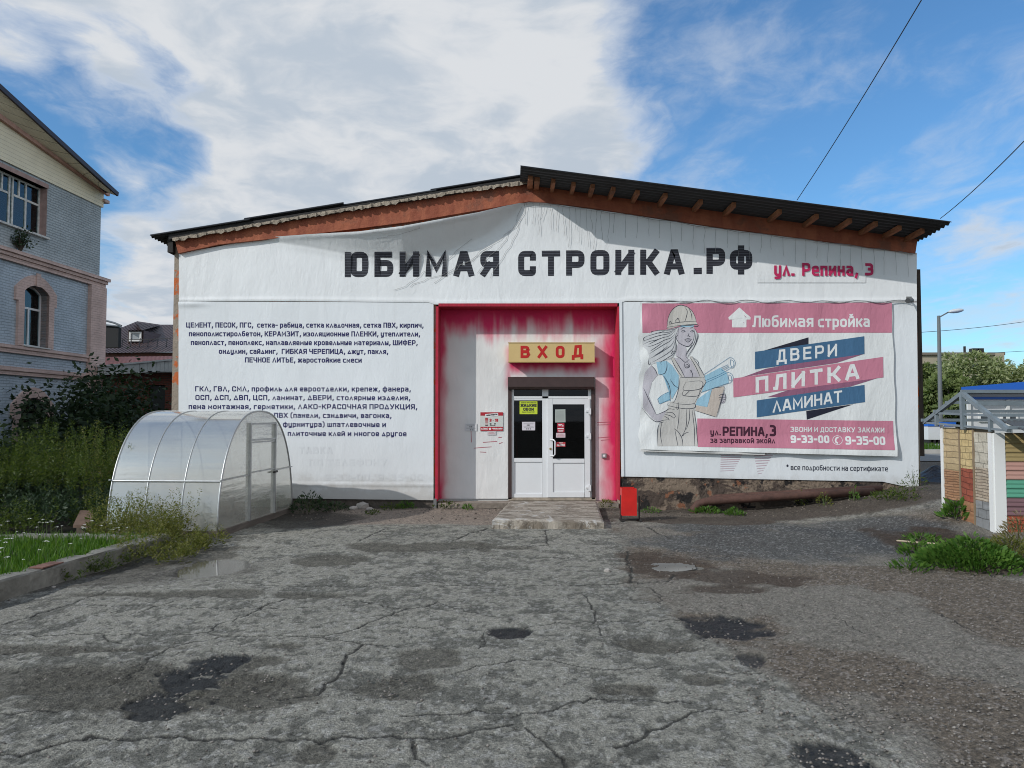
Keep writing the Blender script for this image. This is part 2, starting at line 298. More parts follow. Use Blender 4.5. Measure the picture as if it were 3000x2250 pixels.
# ------------------------------------------------------------------ the yard
def yard():
    nr, nc = 560, 1240
    Y = 2.3*(17.4/2.3)**(np.arange(nr)/(nr-1)); U = np.linspace(-.66, .66, nc)
    yy, uu = np.meshgrid(Y, U, indexing='ij'); x = (uu*(yy + 3)).ravel(); y = yy.ravel()
    z = gz(x, y)
    wx = x + .25*(fbm(x*1.7, y*1.7, 3, 5) - .5); wy = y + .25*(fbm(x*1.7, y*1.7, 3, 9) - .5)
    C = np.empty((x.size, 3)); C[:] = (.250, .240, .203)
    C *= (.86 + .3*fbm(x*.6, y*.6, 3, 3))[:, None]; W = np.zeros(x.size)
    grain = vn(x*70, y*70, 21)*.5 + vn(x*38, y*38, 22)*.5
    C *= (.66 + .68*grain)[:, None]
    def blend(mask, col, gr=.35):
        nonlocal C
        k = mask[:, None]; C = C*(1-k) + np.array(col)*(1 - gr + 2*gr*grain)[:, None]*k
    def ell(px, py, rx, ry, ang=0, soft=.5, rag=.5, sc=2.6, seed=1):   # ragged patch whose centre and extent come from the photo
        c = G(px, py); ex = (G(px+rx, py) - G(px-rx, py)).length/2; ey = (G(px, py-ry) - G(px, py+ry)).length/2
        a = math.radians(ang); dx = wx - c.x; dy = wy - c.y
        r = np.sqrt(((dx*math.cos(a) + dy*math.sin(a))/ex)**2 + ((-dx*math.sin(a) + dy*math.cos(a))/ey)**2)
        r = r + rag*(fbm(x*sc, y*sc, 4, seed) - .5)*2
        return ss(1 + soft*.5, 1 - soft*.5, r)
    # worn flakes in the top layer
    fl = fbm(x*3.1, y*2.6, 5, 31, .6); reg = fbm(x*.42, y*.5, 3, 41)
    fm = ss(.60, .63, fl + .24*(reg - .5)); blend(fm*.8, (.108, .106, .090), .6); z -= fm*.005
    fl2 = fbm(x*9, y*8, 4, 51); f2 = ss(.585, .63, fl2 + .25*(fbm(x*.7, y*.9, 3, 44) - .5)); blend(f2*.75, (.105, .103, .088), .6); z -= f2*.004
    fl3 = fbm(x*21, y*19, 3, 53); f3 = ss(.62, .68, fl3 + .2*(fbm(x*1.1, y*1.3, 3, 46) - .5)); blend(f3*.7, (.112, .110, .094), .6); z -= f3*.003
    lt = ss(.62, .70, fbm(x*26, y*24, 2, 57)); blend(lt*.5, (.36, .35, .32), .3); z += lt*.0025
    st = [(400, 2010, 330, 62, 0), (560, 2040, 260, 60, 8), (170, 1905, 330, 14, 0), (180, 1990, 260, 34, 0), (760, 2030, 150, 46, 0), (1160, 2005, 150, 34, 10), (1260, 1925, 80, 26, 0), (760, 1940, 90, 20, 8), (820, 1895, 70, 9, 5), (1920, 1885, 90, 22, 0), (1850, 2010, 100, 22, 0), (1620, 2235, 110, 40, 0), (900, 2195, 60, 30, 0),
          (2050, 1990, 60, 14, 0), (620, 1740, 300, 10, 0), (500, 1625, 160, 40, 0), (960, 1640, 90, 14, 0), (1240, 1600, 260, 12, 0)]
    for i, (a, b, c, d_, e) in enumerate(st):
        k = ell(a, b, c, d_, e, .35, .75, 3.2, 60+i); blend(k*.8, (.086, .080, .064), .7); z -= k*(.006 + .006*vn(x*22, y*22, 4))
    # the right-hand side: older, stony surface, darker tar patch, mud
    bx = np.array([G(p, q).x for p, q in ((1860, 1620), (1850, 1700), (1960, 1760), (2140, 1880), (2330, 1990), (2490, 2130), (2700, 2250))]); by = np.array([G(p, q).y for p, q in ((1860, 1620), (1850, 1700), (1960, 1760), (2140, 1880), (2330, 1990), (2490, 2130), (2700, 2250))])
    o_ = np.argsort(by); bl = np.interp(y, by[o_], bx[o_]); old = ss(-.16, .16, wx - bl + .5*(fbm(x*2.5, y*2.5, 4, 77) - .5))*ss(13.6, 12.4, y + .3*fbm(x*2, y*2, 2, 5))
    blend(old*.85, (.165, .150, .124), .6)
    gv = ss(.50, .60, fbm(x*.9, y*.9, 4, 81) + .10*ss(7.2, 5.0, y) + .04); blend(old*gv*.8, (.118, .093, .068), .75); z -= old*gv*.008
    z += old*.006*(vn(x*55, y*55, 83) - .5)
    stone = ss(.70, .80, vn(x*48, y*48, 84))*old; blend(stone*.75, (.26, .23, .20), .3)
    for a, b, c, d_, e in ((2330, 1590, 420, 46, 2), (2600, 1560, 220, 50, 6), (2120, 1545, 200, 16, 0)):
        k = ell(a, b, c, d_, e, .5, .5, 2.2, 101); blend(k*.8, (.062, .066, .066), .65); stone2 = ss(.72, .8, vn(x*40, y*40, 85))*k; blend(stone2*.7, (.24, .24, .23), .2)
    for a, b, c, d_ in ((1950, 1652, 130, 30), (1880, 1622, 60, 14), (2180, 1690, 180, 22), (2050, 1525, 190, 9), (2120, 1725, 120, 14)):
        k = ell(a, b, c, d_, 0, .4, .7, 3, 105); blend(k*.8, (.060, .043, .031), .5); z -= k*.012
    k = ell(1985, 1653, 62, 9, 0, .5, .5, 4, 106); z -= k*.035
    k = ell(630, 1662, 95, 26, 0, .35, .35, 2, 107); blend(k*.9, (.062, .055, .045), .3); z -= k*.03; W = np.maximum(W, k*.3)
    for a, b, c, d_ in ((2760, 1600, 150, 60), (2900, 1620, 190, 70), (2700, 1555, 60, 14)):    # earth under the display stand's weeds
        k = ell(a, b, c, d_, 0, .5, .6, 2, 111); blend(k*.9, (.050, .036, .026), .6); z += k*.03*fbm(x*5, y*5, 3, 8)
    for i, (a, b, c, d_, e, q) in enumerate([(645, 1945, 75, 22, 0, 1), (570, 1985, 85, 34, 0, .95), (480, 2060, 95, 34, 0, .85), (2135, 1843, 130, 34, 0, 1), (1490, 1850, 66, 15, 0, 1), (2410, 2215, 100, 46, 0, .9), (2190, 1930, 40, 22, 0, .8)]):
        k = ell(a, b, c, d_, e, .3, .85 if i < 3 else .45, 6.5, 90+i); blend(k*q, (.018, .019, .019), .6); z -= k*(.02 + .012*(fbm(x*14, y*14, 3, 7) - .5)*2); W = np.maximum(W, k*.45)
    # strip of earth, rubble and old concrete along the wall
    strip = ss(13.25, 13.6, wy + .5*(fbm(x*1.3, y*1.3, 3, 121) - .5)); blend(strip*.92, (.066, .052, .040), .6); z += strip*.02*(fbm(x*6, y*6, 4, 9) - .4)
    con = ss(.1, -.1, np.abs(wx + 1.75) - 1.55)*ss(12.75, 12.95, wy)*ss(15.2, 15.0, wy); blend(con*.9, (.235, .190, .155), .6)
    con = ss(.1, -.1, np.abs(wx - 2.75) - 1.1)*ss(13.9, 14.0, wy)*ss(14.8, 14.6, wy); blend(con*.6, (.15, .125, .10), .5)
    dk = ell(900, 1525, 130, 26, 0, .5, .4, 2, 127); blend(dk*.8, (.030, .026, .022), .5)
    le = ell(250, 1690, 420, 34, 14, .5, .5, 2, 129); blend(le*.6, (.055, .048, .040), .5)
    hol = ss(-5.1, -5.6, wx)*ss(10.5, 10.8, wy); blend(hol, (.026, .024, .016), .5)
    # cracks, traced in the photo
    A = lambda s, ox: [(ox + a/1.4747, 1700 + b/1.4747) for a, b in s]
    B = lambda s: [(1750 + a/2.212, 1350 + b/2.212) for a, b in s]
    Cc = lambda s: [(850 + a/2.1067, 1400 + b/2.1067) for a, b in s]
    cr = [(A(s, 0), w_) for s, w_ in (([(0, 195), (230, 125), (480, 40)], 1), ([(560, 150), (700, 105), (940, 45)], 1), ([(380, 108), (620, 110), (880, 120), (1150, 118), (1400, 118), (1500, 105)], .7), ([(890, 225), (940, 190), (1060, 155), (1130, 115), (1230, 80)], 1.1), ([(0, 235), (300, 232), (600, 230), (870, 228), (960, 240), (1360, 242), (1480, 230), (1580, 195), (1700, 140), (1760, 125), (1840, 115), (1890, 92)], 1.3), ([(1480, 75), (1600, 95), (1720, 122)], 1), ([(1890, 100), (2010, 130), (2100, 155), (2212, 165)], 1), ([(440, 238), (480, 258), (520, 270)], 1), ([(960, 240), (800, 270), (670, 320), (600, 375), (470, 450)], 1.2), ([(1360, 242), (1480, 262), (1570, 272), (1720, 285)], 1.3), ([(1570, 272), (1510, 320), (1490, 360), (1480, 400), (1400, 450), (1370, 485), (1280, 505), (1200, 510)], 1.6), ([(1720, 205), (1900, 207), (2080, 215)], 1), ([(2090, 230), (2100, 260), (2070, 295)], .9), ([(0, 575), (150, 560), (330, 545)], 1.6), ([(380, 675), (700, 680), (850, 685), (1100, 680), (1280, 685), (1400, 675), (1690, 670), (1850, 680), (2000, 660), (2212, 620)], 2.4), ([(1760, 690), (1790, 750), (1850, 800)], 2), ([(1720, 600), (1840, 580), (2000, 570), (2212, 570)], 1.6), ([(1980, 400), (2100, 365), (2212, 345)], 1.2), ([(900, 0), (1150, 20), (1500, 25), (2212, 20)], .9), ([(0, 760), (200, 720), (330, 690), (380, 675)], 2))]
    cr += [(A(s, 1500), w_) for s, w_ in (([(0, 25), (300, 20), (520, 10), (700, 8)], 1), ([(310, 60), (340, 100), (360, 140), (345, 180), (380, 210), (385, 235)], .9), ([(0, 210), (80, 200), (200, 185), (345, 180), (560, 175), (740, 172)], 1.1), ([(0, 345), (100, 340), (200, 355), (300, 375), (480, 385), (620, 380), (800, 395), (950, 403), (1080, 400)], 1.3), ([(0, 575), (150, 565), (260, 528), (480, 508), (600, 512), (770, 525)], 1.6), ([(440, 720), (560, 670), (680, 620), (780, 575), (850, 550), (1000, 565)], 2), ([(60, 640), (130, 690), (200, 750), (230, 800)], 1.8), ([(600, 30), (640, 70), (640, 100)], 1), ([(1400, 160), (1500, 220), (1600, 250)], .8), ([(1800, 120), (1900, 170), (2000, 220)], 1))]
    cr += [(B(s), w_) for s, w_ in (([(330, 430), (400, 470), (470, 500)], 1.2), ([(200, 580), (190, 640), (220, 700), (215, 785)], 1.3), ([(0, 800), (120, 795), (215, 785), (330, 785), (460, 780), (500, 730)], 1.4))]
    cr += [(Cc(s), w_) for s, w_ in (([(430, 390), (500, 350), (580, 315)], 1.2), ([(1010, 385), (1110, 340), (1220, 310)], 1.3), ([(1578, 320), (1580, 360), (1595, 410)], .8), ([(1000, 430), (1250, 430), (1500, 415), (1700, 410), (1980, 408)], .9), ([(1480, 500), (1600, 490), (1720, 492)], 1.4))]
    for pts, wd in cr:
        q = [G(*p) for p in pts]; r = []
        for a, b in zip(q[:-1], q[1:]):
            m_ = max(2, int((b - a).length/.07))
            for i in range(m_):
                p = a.lerp(b, i/m_); r.append((p.x + random.gauss(0, .014), p.y + random.gauss(0, .022)))
        r.append((q[-1].x, q[-1].y)); r = np.array(r)
        for (ax, ay), (ex, ey) in zip(r[:-1], r[1:]):
            s_ = np.nonzero((x > min(ax, ex) - .12) & (x < max(ax, ex) + .12) & (y > min(ay, ey) - .12) & (y < max(ay, ey) + .12))[0]
            if not s_.size: continue
            vx, vy = ex - ax, ey - ay; t = np.clip(((x[s_]-ax)*vx + (y[s_]-ay)*vy)/(vx*vx + vy*vy + 1e-9), 0, 1)
            dd = np.hypot(x[s_]-ax-t*vx, y[s_]-ay-t*vy); ww = wd*(.0006 + .0013*y[s_])*(.55 + .9*vn(x[s_]*9, y[s_]*9, 3)); k = ss(ww*1.25, ww*.6, dd)*.9
            C[s_] = C[s_]*(1-k[:, None]) + np.array((.034, .033, .029))*k[:, None]; z[s_] -= k*.006
    z += .006*(fbm(x*1.1, y*1.1, 3, 61) - .5)*2 + .0022*(vn(x*60, y*60, 62) - .5)
    i = np.arange(nr*nc).reshape(nr, nc); Fq = np.stack([i[:-1, :-1], i[:-1, 1:], i[1:, 1:], i[1:, :-1]], -1).reshape(-1, 4)
    g = mat('asphalt', (.15,)*3, .88, nz=(60, .5), bump=(70, .018), attr=True, spec=.3)
    gg = N(g.node_tree); at = [k for k in g.node_tree.nodes if k.type == 'ATTRIBUTE'][0]; gg.put(g.node_tree.nodes['Principled BSDF'].inputs['Roughness'], gg.m('SUBTRACT', .9, gg.m('MULTIPLY', at.outputs['Alpha'], .9)))
    o = npmesh('yard_asphalt', np.stack([x, y, z], 1), Fq, g); setcol(o, np.hstack([C, W[:, None]])); tag(o, None, None, kind='structure')
yard()
# rest of the ground, just under the yard sheet, out to the horizon
def terrain():
    xs = np.unique(np.concatenate([np.linspace(-22, 22, 89), np.linspace(-900, -22, 30), np.linspace(22, 900, 30)])); ys = np.unique(np.concatenate([np.linspace(-24, 46, 141), np.linspace(46, 1500, 30), np.linspace(-300, -24, 12)]))
    x, y = [a.ravel() for a in np.meshgrid(xs, ys)]; z = gz(x, y) - .045 - .12*((x < -5.2) & (y > 16)); nr, nc = len(ys), len(xs)
    i = np.arange(nr*nc).reshape(nr, nc); Fq = np.stack([i[:-1, :-1], i[:-1, 1:], i[1:, 1:], i[1:, :-1]], -1).reshape(-1, 4)
    f = fbm(x*.9, y*.9, 4, 5); C = np.empty((x.size, 3)); C[:] = (.185, .176, .150); C[x > 3.2] = (.140, .122, .098); C *= (.8 + .4*f)[:, None]
    lawn = (x < -4.9) & (y > 6); C[lawn] = (.045, .055, .025)
    far = (y > 62) | (np.abs(x) > 60); C[far] = (.06, .08, .035)
    o = npmesh('ground', np.stack([x, y, z], 1), Fq, mat('ground', (.1,)*3, .9, nz=(34, .5), bump=(70, .018), attr=True, spec=.2)); setcol(o, C); tag(o, None, None, kind='structure')
terrain()
def sheet_px(name, pts, zf, m, n_=1):                   # a flat outline on the ground given in photo pixels
    mb = MB(); q = [G(*p) for p in pts]; mb.poly([(p.x, p.y) for p in q], f=lambda a, b: (a, b, zf(a, b))); return tag(mb.build(name, m), None, None, kind='structure')
water = mat('puddle_water', (.10, .09, .078), .07, spec=.4)
sheet_px('puddle_water', [(520, 1640), (740, 1632), (750, 1660), (690, 1690), (520, 1695)], lambda x, y: -.146, water)
sheet_px('puddle_water', [(1890, 1668), (1895, 1645), (2030, 1638), (2040, 1660), (1980, 1670)], lambda x, y: -.158, water)
# ------------------------------------------------------------------ the shop building
FY = 15.2; BK = 15.66                                   # banner plane, back of the entrance recess
shop = thing('shop_building', (0.6, 15.3, -.2), 'wide single-storey shop with rust-red gable beam, black corrugated roof and recessed pink entrance', 'building')
def fx(px): return PX(px, 15.25)
def pz(px, py, Y=15.25): return P(px, py, Y).z
def paint_wall(g, c, pos):
    f = g.noise(pos, 1.6, 6, .65); return g.mix(g.rng(f, .46, .5), c, (.30, .25, .20))
m_orange = mat('flaking_orange_wall', (.52, .13, .035), .85, bump=(14, .02), extra=paint_wall)
def plinth_col(g, c, pos):
    f = g.noise(g.vm('MULTIPLY', pos, (1, 1, 1.6)), 1.3, 7, .7, .6); q = g.noise(pos, 2.6, 6, .65)
    c = g.mix(g.rng(f, .46, .52), (.075, .054, .042), (.20, .15, .11)); c = g.mix(g.rng(q, .54, .60), c, (.016, .013, .012)); return g.mix(g.rng(g.noise(pos, 5, 3), .62, .68), c, (.20, .085, .045))
m_plinth = mat('peeling_plinth', (.2,)*3, .92, bump=(7, .06), extra=plinth_col)
XL, XR, RL, RR = fx(503), fx(2692), PX(1276, 15.2), PX(1815, 15.2); ZR = pz(1500, 889, 15.2)
gab = [(XL, -.45), (RL, -.45), (RL, ZR), (RR, ZR), (RR, -.45), (XR, -.45), (XR, pz(2690, 715)), (.25, pz(1540, 545)), (XL, pz(505, 720))]
mb = MB(); mb.prism(gab, lambda x, z: (x, 15.25, z), lambda x, z: (x, 15.62, z))
mb.box(XL, XL+.3, 15.62, 27.5, -.45, 5.05); mb.box(XR-.3, XR, 15.62, 27.5, -.45, 5.0); mb.box(XL, XR, 27.2, 27.5, -.45, 5.0)
mb.build('wall', m_orange, shop)
# recess: back wall with a real doorway, red-painted reveals, dark shop interior
DX0, DX1, DZ1, DZ0 = PX(1489, BK), PX(1743, BK), P(1600, 1138, BK).z, P(1600, 1458, BK).z
m_white = mat('white_render', (.62, .61, .59), .8)
m_red = mat('red_painted_reveal', (.42, .010, .035), .7, nz=(6, .18))
mb = MB(); mb.prism([(RL-.1, -.45), (RR+.1, -.45), (RR+.1, ZR+.1), (RL-.1, ZR+.1)], lambda x, z: (x, BK+.03, z), lambda x, z: (x, BK+.3, z), [[(DX0, DZ0), (DX1, DZ0), (DX1, DZ1), (DX0, DZ1)]]); mb.build('recess_wall', m_white, shop)
mb = MB(); mb.box(RL-.002, RL+.05, 15.19, BK-.01, .0, ZR-.06); mb.build('reveal', m_red, shop); mb = MB(); mb.box(RR-.03, RR+.002, 15.2, BK-.01, .02, ZR-.06); mb.build('reveal', m_red, shop)
mb = MB(); mb.box(RL+.052, RR-.032, 15.19, BK-.01, ZR-.06, ZR); mb.build('lintel_cloth', mat('crimson_lintel_cloth', (.36, .008, .03), .7, nz=(18, .4), stretch=(6, 1, .3)), shop)
mb = MB(); mb.box(RL+.052, RR-.032, 15.19, BK-.012, -.45, P(1400, 1466, 15.7).z); mb.build('entrance_step', mat('old_concrete_step', (.24, .20, .165), .9, nz=(5, .35), bump=(9, .03)), shop)
m_dark = mat('dark_interior', (.035, .035, .04), .8)
mb = MB(); mb.box(DX0-1.6, DX0-1.5, BK+.3, 20, 0, 2.7); mb.box(DX1+1.5, DX1+1.6, BK+.3, 20, 0, 2.7); mb.box(DX0-1.6, DX1+1.6, 20, 20.1, 0, 2.7); mb.box(DX0-1.6, DX1+1.6, BK+.3, 20.1, 2.7, 2.8); mb.box(DX0-1.6, DX1+1.6, BK+.3, 20.1, -.06, 0)
mb.box(DX0-.2, DX0+.35, 17.2, 18.6, .02, 1.5); mb.box(DX1-.7, DX1+.4, 17.6, 18.8, .02, 1.1); mb.build('interior', m_dark, shop)
# plinth under the banners
mb = MB(); mb.box(RR+.005, XR-.02, 15.23, 15.3, -.5, .62); mb.build('plinth', m_plinth, shop)
mb = MB(); mb.box(XL+.02, RL-.005, 15.235, 15.3, -.5, .1); mb.build('plinth', mat('dark_footing', (.10, .085, .072), .92, nz=(4, .4), bump=(8, .05)), shop)
mb = MB(); mb.box(RL-.03, RL+.03, 15.17, 15.23, -.3, .05); mb.build('post_stub', mat('grey_steel', (.16, .16, .16), .6), shop)
# rake beam: rust-red painted concrete with a crumbly mortar edge
BY = 15.13
def red_beam(g, c, pos):
    f = g.noise(g.vm('MULTIPLY', pos, (1, 1, .35)), 3.5, 6, .6); c = g.mix(g.rng(f, .4, .62), c, (.34, .105, .052)); return g.mix(g.rng(g.noise(pos, 1.1, 5, .6), .56, .64), c, (.20, .075, .045))
m_beam = mat('rust_red_beam', (.255, .070, .036), .85, bump=(5, .03), extra=red_beam)
top = [(512, 702), (640, 680), (900, 634), (1200, 585), (1400, 554), (1550, 533), (1575, 536), (1800, 567), (2100, 607), (2400, 648), (2690, 690)]
bot = [(2682, 742), (2400, 704), (2100, 664), (1800, 618), (1640, 596), (1550, 590), (1400, 616), (1200, 650), (900, 688), (640, 716), (522, 742)]
mb = MB(); mb.prism([(px, -py) for px, py in top + bot], lambda a, b: P(a, -b, BY), lambda a, b: P(a, -b, BY) + Vector((0, .4, 0))); mb.build('gable_beam', m_beam, shop)
mb = MB(); k0 = []; k1 = []
for i in range(120):
    px = 505 + (1572-505)*i/119; t = np.interp(px, [p[0] for p in top], [p[1] for p in top]); q = random.random()
    k0.append((px, -(t - 5 - 3*q))); k1.append((px, -(t + 1 + 7*random.random()**2)))
for i in range(119): mb.prism([k0[i], k0[i+1], k1[i+1], k1[i]], lambda a, b: P(a, -b, 15.03 - .015*math.sin(i*2.1)), lambda a, b: P(a, -b, BY+.05))
mb.build('mortar_edge', mat('crumbled_mortar', (.33, .28, .22), .95, nz=(12, .3), bump=(20, .03)), shop)
# roof sheets
m_roof = mat('black_corrugated_sheet', (.026, .027, .029), .55, nz=(2.5, .35))
fl, bl_ = P(440, 690, 15.02), P(1532, 514, 15.02)
def zl(x): return fl.z + (bl_.z - fl.z)*(x - fl.x)/(bl_.x - fl.x)
mb = MB()
for i in range(4):                                      # four overlapping runs of sheet down the slope
    xa = fl.x + (bl_.x - fl.x)*i/4; xb = fl.x + (bl_.x - fl.x)*(i+1)/4 - (.0 if i == 3 else -.12)
    for th_ in (0, -.012): mb.grid(lambda u, v: (xa + (xb-xa)*u, 15.0 + 12.5*v + .03*i, zl(xa + (xb-xa)*u) + .035*(i % 2) + th_ + .026*math.sin(v*12.7*2*math.pi/.135)), 2, 760)
mb.build('roof_sheet', m_roof, shop)
mb = MB(); mb.prism([(fl.x+.35, zl(fl.x+.35)-.03), (bl_.x, bl_.z-.03), (bl_.x, bl_.z-.13), (fl.x+.35, zl(fl.x+.35)-.13)], lambda x, z: (x, 15.05, z), lambda x, z: (x, 15.25, z))
mb.box(fl.x+.30, XL+.02, 15.12, 27.4, zl(fl.x+.3)-.36, zl(fl.x+.3)-.06); mb.build('eave_board', mat('tarred_board', (.018, .016, .015), .8), shop)
RY = 14.1
fa, fb = P(1528, 486, RY), P(2785, 650, RY); ba, bb = P(1560, 536, 15.0), P(2690, 694, 15.0)
def zr(x, y):
    a = fa.z + (fb.z-fa.z)*(x-fa.x)/(fb.x-fa.x); b = ba.z + (bb.z-ba.z)*(x-ba.x)/(bb.x-ba.x); t = min(1, (y-RY)/(15.0-RY)); return a + (b+.02-a)*t
mb = MB()
for th_ in (0, -.012): mb.grid(lambda u, v: (fa.x - .02 + (fb.x-fa.x+.04)*u, RY + 13.6*v, zr(fa.x + (fb.x-fa.x)*u, RY + 13.6*v) + th_ + .024*math.sin(v*13.6*2*math.pi/.15)), 8, 720)
mb.build('roof_sheet', m_roof, shop)
m_pur = mat('weathered_purlin', (.27, .105, .048), .85, nz=(9, .5), stretch=(1, .2, 1))
for i, px in enumerate((1555, 1574, 1622, 1682, 1738, 1799, 1870, 1951, 2058, 2152, 2288, 2396, 2493, 2567, 2640, 2715)):
    L_ = .50 + .1*random.random(); x = PX(px, 14.6) if i < 15 else PX(px, 14.5); y0 = 15.05 - L_; a = Vector((x, y0, zr(x, y0) - .075)); b = Vector((x, 15.3, zr(x, 15.0) - .075))
    MB().bar(a, b, .075 if i > 1 else .1, .09).build('purlin', m_pur, shop)
# plank on the right side wall, security camera, loose cable
mb = MB(); a, b = P(2684, 790, 15.4), P(2700, 1336, 15.4); mb.box(XR+.005, PX(2702, 15.4), 15.36, 15.46, b.z, a.z); mb.box(XR+.005, PX(2703, 15.5), 15.48, 15.53, b.z+1.1, a.z-.25); mb.build('side_board', mat('charred_board', (.05, .038, .03), .85, nz=(7, .6), stretch=(3, 3, .3)), shop)
sc = thing('security_camera', P(2675, 878, 15.1), 'small dark security camera on the right end of the shop front', 'camera')
p = P(2668, 880, 15.02); mb = MB(); mb.tube([p + Vector((-.10, -.10, -.02)), p + Vector((.05, .06, .01))], .045, 12); mb.build('body', mat('dark_plastic', (.03, .03, .033), .4), sc)
mb = MB(); mb.tube([p + Vector((-.115, -.115, -.023)), p + Vector((-.095, -.095, -.02))], .05, 12); mb.build('lens_hood', mat('dark_plastic', (.03,)*3), sc)
mb = MB(); mb.tube([p + Vector((.02, .05, .0)), p + Vector((.05, .16, .05))], .018, 8); mb.box(p.x+.0, p.x+.1, 15.17, 15.2, p.z, p.z+.1); mb.build('bracket', mat('grey_steel', (.2,)*3), sc)
# ------------------------------------------------------------------ banners on the front
def cloth(name, col, amt=.03, **kw): return wrinkle(mat(name, col, .55, spec=.35, **kw), amt)
def grime(g, c, pos):                                   # rain streaks and a splashed lower edge
    s = g.new('ShaderNodeSeparateXYZ'); g.put(s.inputs[0], pos)
    st = g.noise(g.vm('MULTIPLY', pos, (3.2, 1, .22)), 2.2, 6, .65); sp = g.noise(pos, 3.5, 6, .7)
    c = g.mix(g.m('MULTIPLY', g.rng(st, .56, .80), .20), c, (.42, .41, .39))
    return g.mix(g.m('MULTIPLY', g.rng(g.m('ADD', s.outputs[2], g.m('MULTIPLY', sp, -.7)), .25, -.25), .55), c, (.30, .26, .21))
m_ban = cloth('white_banner_cloth', (.76, .775, .785), .020, nz=(.9, .05), extra=grime)
m_flat = cloth('taut_white_banner', (.72, .745, .765), .014, nz=(.7, .04), extra=grime)
m_ghost = cloth('ghost_print', (.690, .714, .735), .014, extra=grime)
def ribs(g, c, pos):
    s = g.new('ShaderNodeSeparateXYZ'); g.put(s.inputs[0], pos); v = g.m('SINE', g.m('MULTIPLY', s.outputs[2], 2*math.pi/.052)); v = g.m('ADD', v, g.m('MULTIPLY', g.noise(pos, 3, 3), 1.2)); return g.mix(g.rng(v, 1.15, 1.5), c, (.075, .08, .10))
m_black = wrinkle(mat('ribbed_black_print', (.018, .019, .027), .5, spec=.35, extra=ribs), .02)
m_navy = mat('navy_print', (.022, .022, .10), .55, spec=.3)
m_magenta = cloth('magenta_print', (.50, .018, .10), .02); m_pink = cloth('faded_pink_print', (.53, .20, .275), .03)
m_blue = cloth('dusty_blue_print', (.052, .135, .245), .03); m_mauve = cloth('mauve_print', (.26, .105, .175), .03); m_ink = cloth('ink_print', (.014, .016, .032), .02)
m_pw = cloth('off_white_print', (.71, .725, .72), .03); m_line = mat('drawn_line', (.035, .04, .06), .6, spec=.3); m_maroon = cloth('maroon_print', (.055, .012, .03), .02)
tb = thing('gable_banner', (0.6, FY, 3.95), 'big white gable banner with black shop-name lettering, loose and folded on its upper left edge', 'banner')
edge = [(524, 742), (640, 722), (770, 696), (905, 686), (1050, 678), (1180, 662), (1300, 640), (1400, 622), (1475, 604), (1541, 591), (1565, 592), (1640, 600), (1800, 622), (2100, 668), (2400, 706), (2686, 741)]
fold = [(770, 703), (900, 722), (1050, 750), (1180, 762), (1300, 740), (1420, 690), (1500, 630), (1541, 592)]
def top_disp(px, py):
    e = np.interp(px, [p[0] for p in edge], [p[1] for p in edge])
    if 770 < px < 1541:
        f = np.interp(px, [p[0] for p in fold], [p[1] for p in fold]); k = 0
        if f > e + 1: k = max(0., min(1., (f - py)/(f - e)))
        bl = (f - e)/112.0
        return .50*bl*k + .020*math.exp(-((py - f)/14.0)**2)*min(1, bl*3) + .035*bl*math.exp(-((py - e - 7)/6.0)**2)
    return 0.0
mb = MB(); NU, NV = 260, 46
def tgrid(u, v):
    px = 524 + (2686-524)*u; e = np.interp(px, [p[0] for p in edge], [p[1] for p in edge]); b = 884 + 2*math.sin(px*.006) + 6*float(ss(1255, 1275, px)*ss(1835, 1815, px)); py = e + (b - e)*v
    return P(px, py, FY - top_disp(px, py) - .012*math.exp(-((py - b + 5)/5.0)**2))
mb.grid(tgrid, NU, NV); mb.build('cloth', m_ban, tb, True)
def tb_f(px, py, lay=0): return P(px, py, FY - .0032 - .0003*lay - top_disp(px, py))
mb = MB(); kw = dict(rnd=1.1, gap=2.0)
text(mb, 'ЮБИМАЯ', 1010, 812, 1462, 809, 74, 17.5, tb_f, **kw); text(mb, 'СТРОИКА', 1518, 809, 2004, 804, 74, 17.5, tb_f, **kw)
text(mb, '.РФ', 2032, 803, 2204, 800, 76, 18.5, tb_f, rnd=1.1, gap=1.6, lay0=1); mb.build('lettering', m_black, tb)
patch = tag(own(MB().grid(lambda u, v: P(2217 + (2536-2217)*u, 762 + (828-762)*v, FY - .012 - .012*math.sin(math.pi*v)*(1-u)), 20, 6).build('address_patch', m_ban), P(2217, 828, FY)), 'white cloth patch with crimson street address sewn at the right of the gable banner', 'banner')
mb = MB(); text(mb, 'ул.', 2268, 809, 2328, 808, 40, 7.5, plane(FY-.03), gap=1.3); text(mb, 'Репина,', 2350, 808, 2514, 808, 38, 7.2, plane(FY-.03), gap=1.3); text(mb, '3', 2534, 807, 2559, 807, 36, 8, plane(FY-.012)); mb.build('lettering', m_magenta, patch)
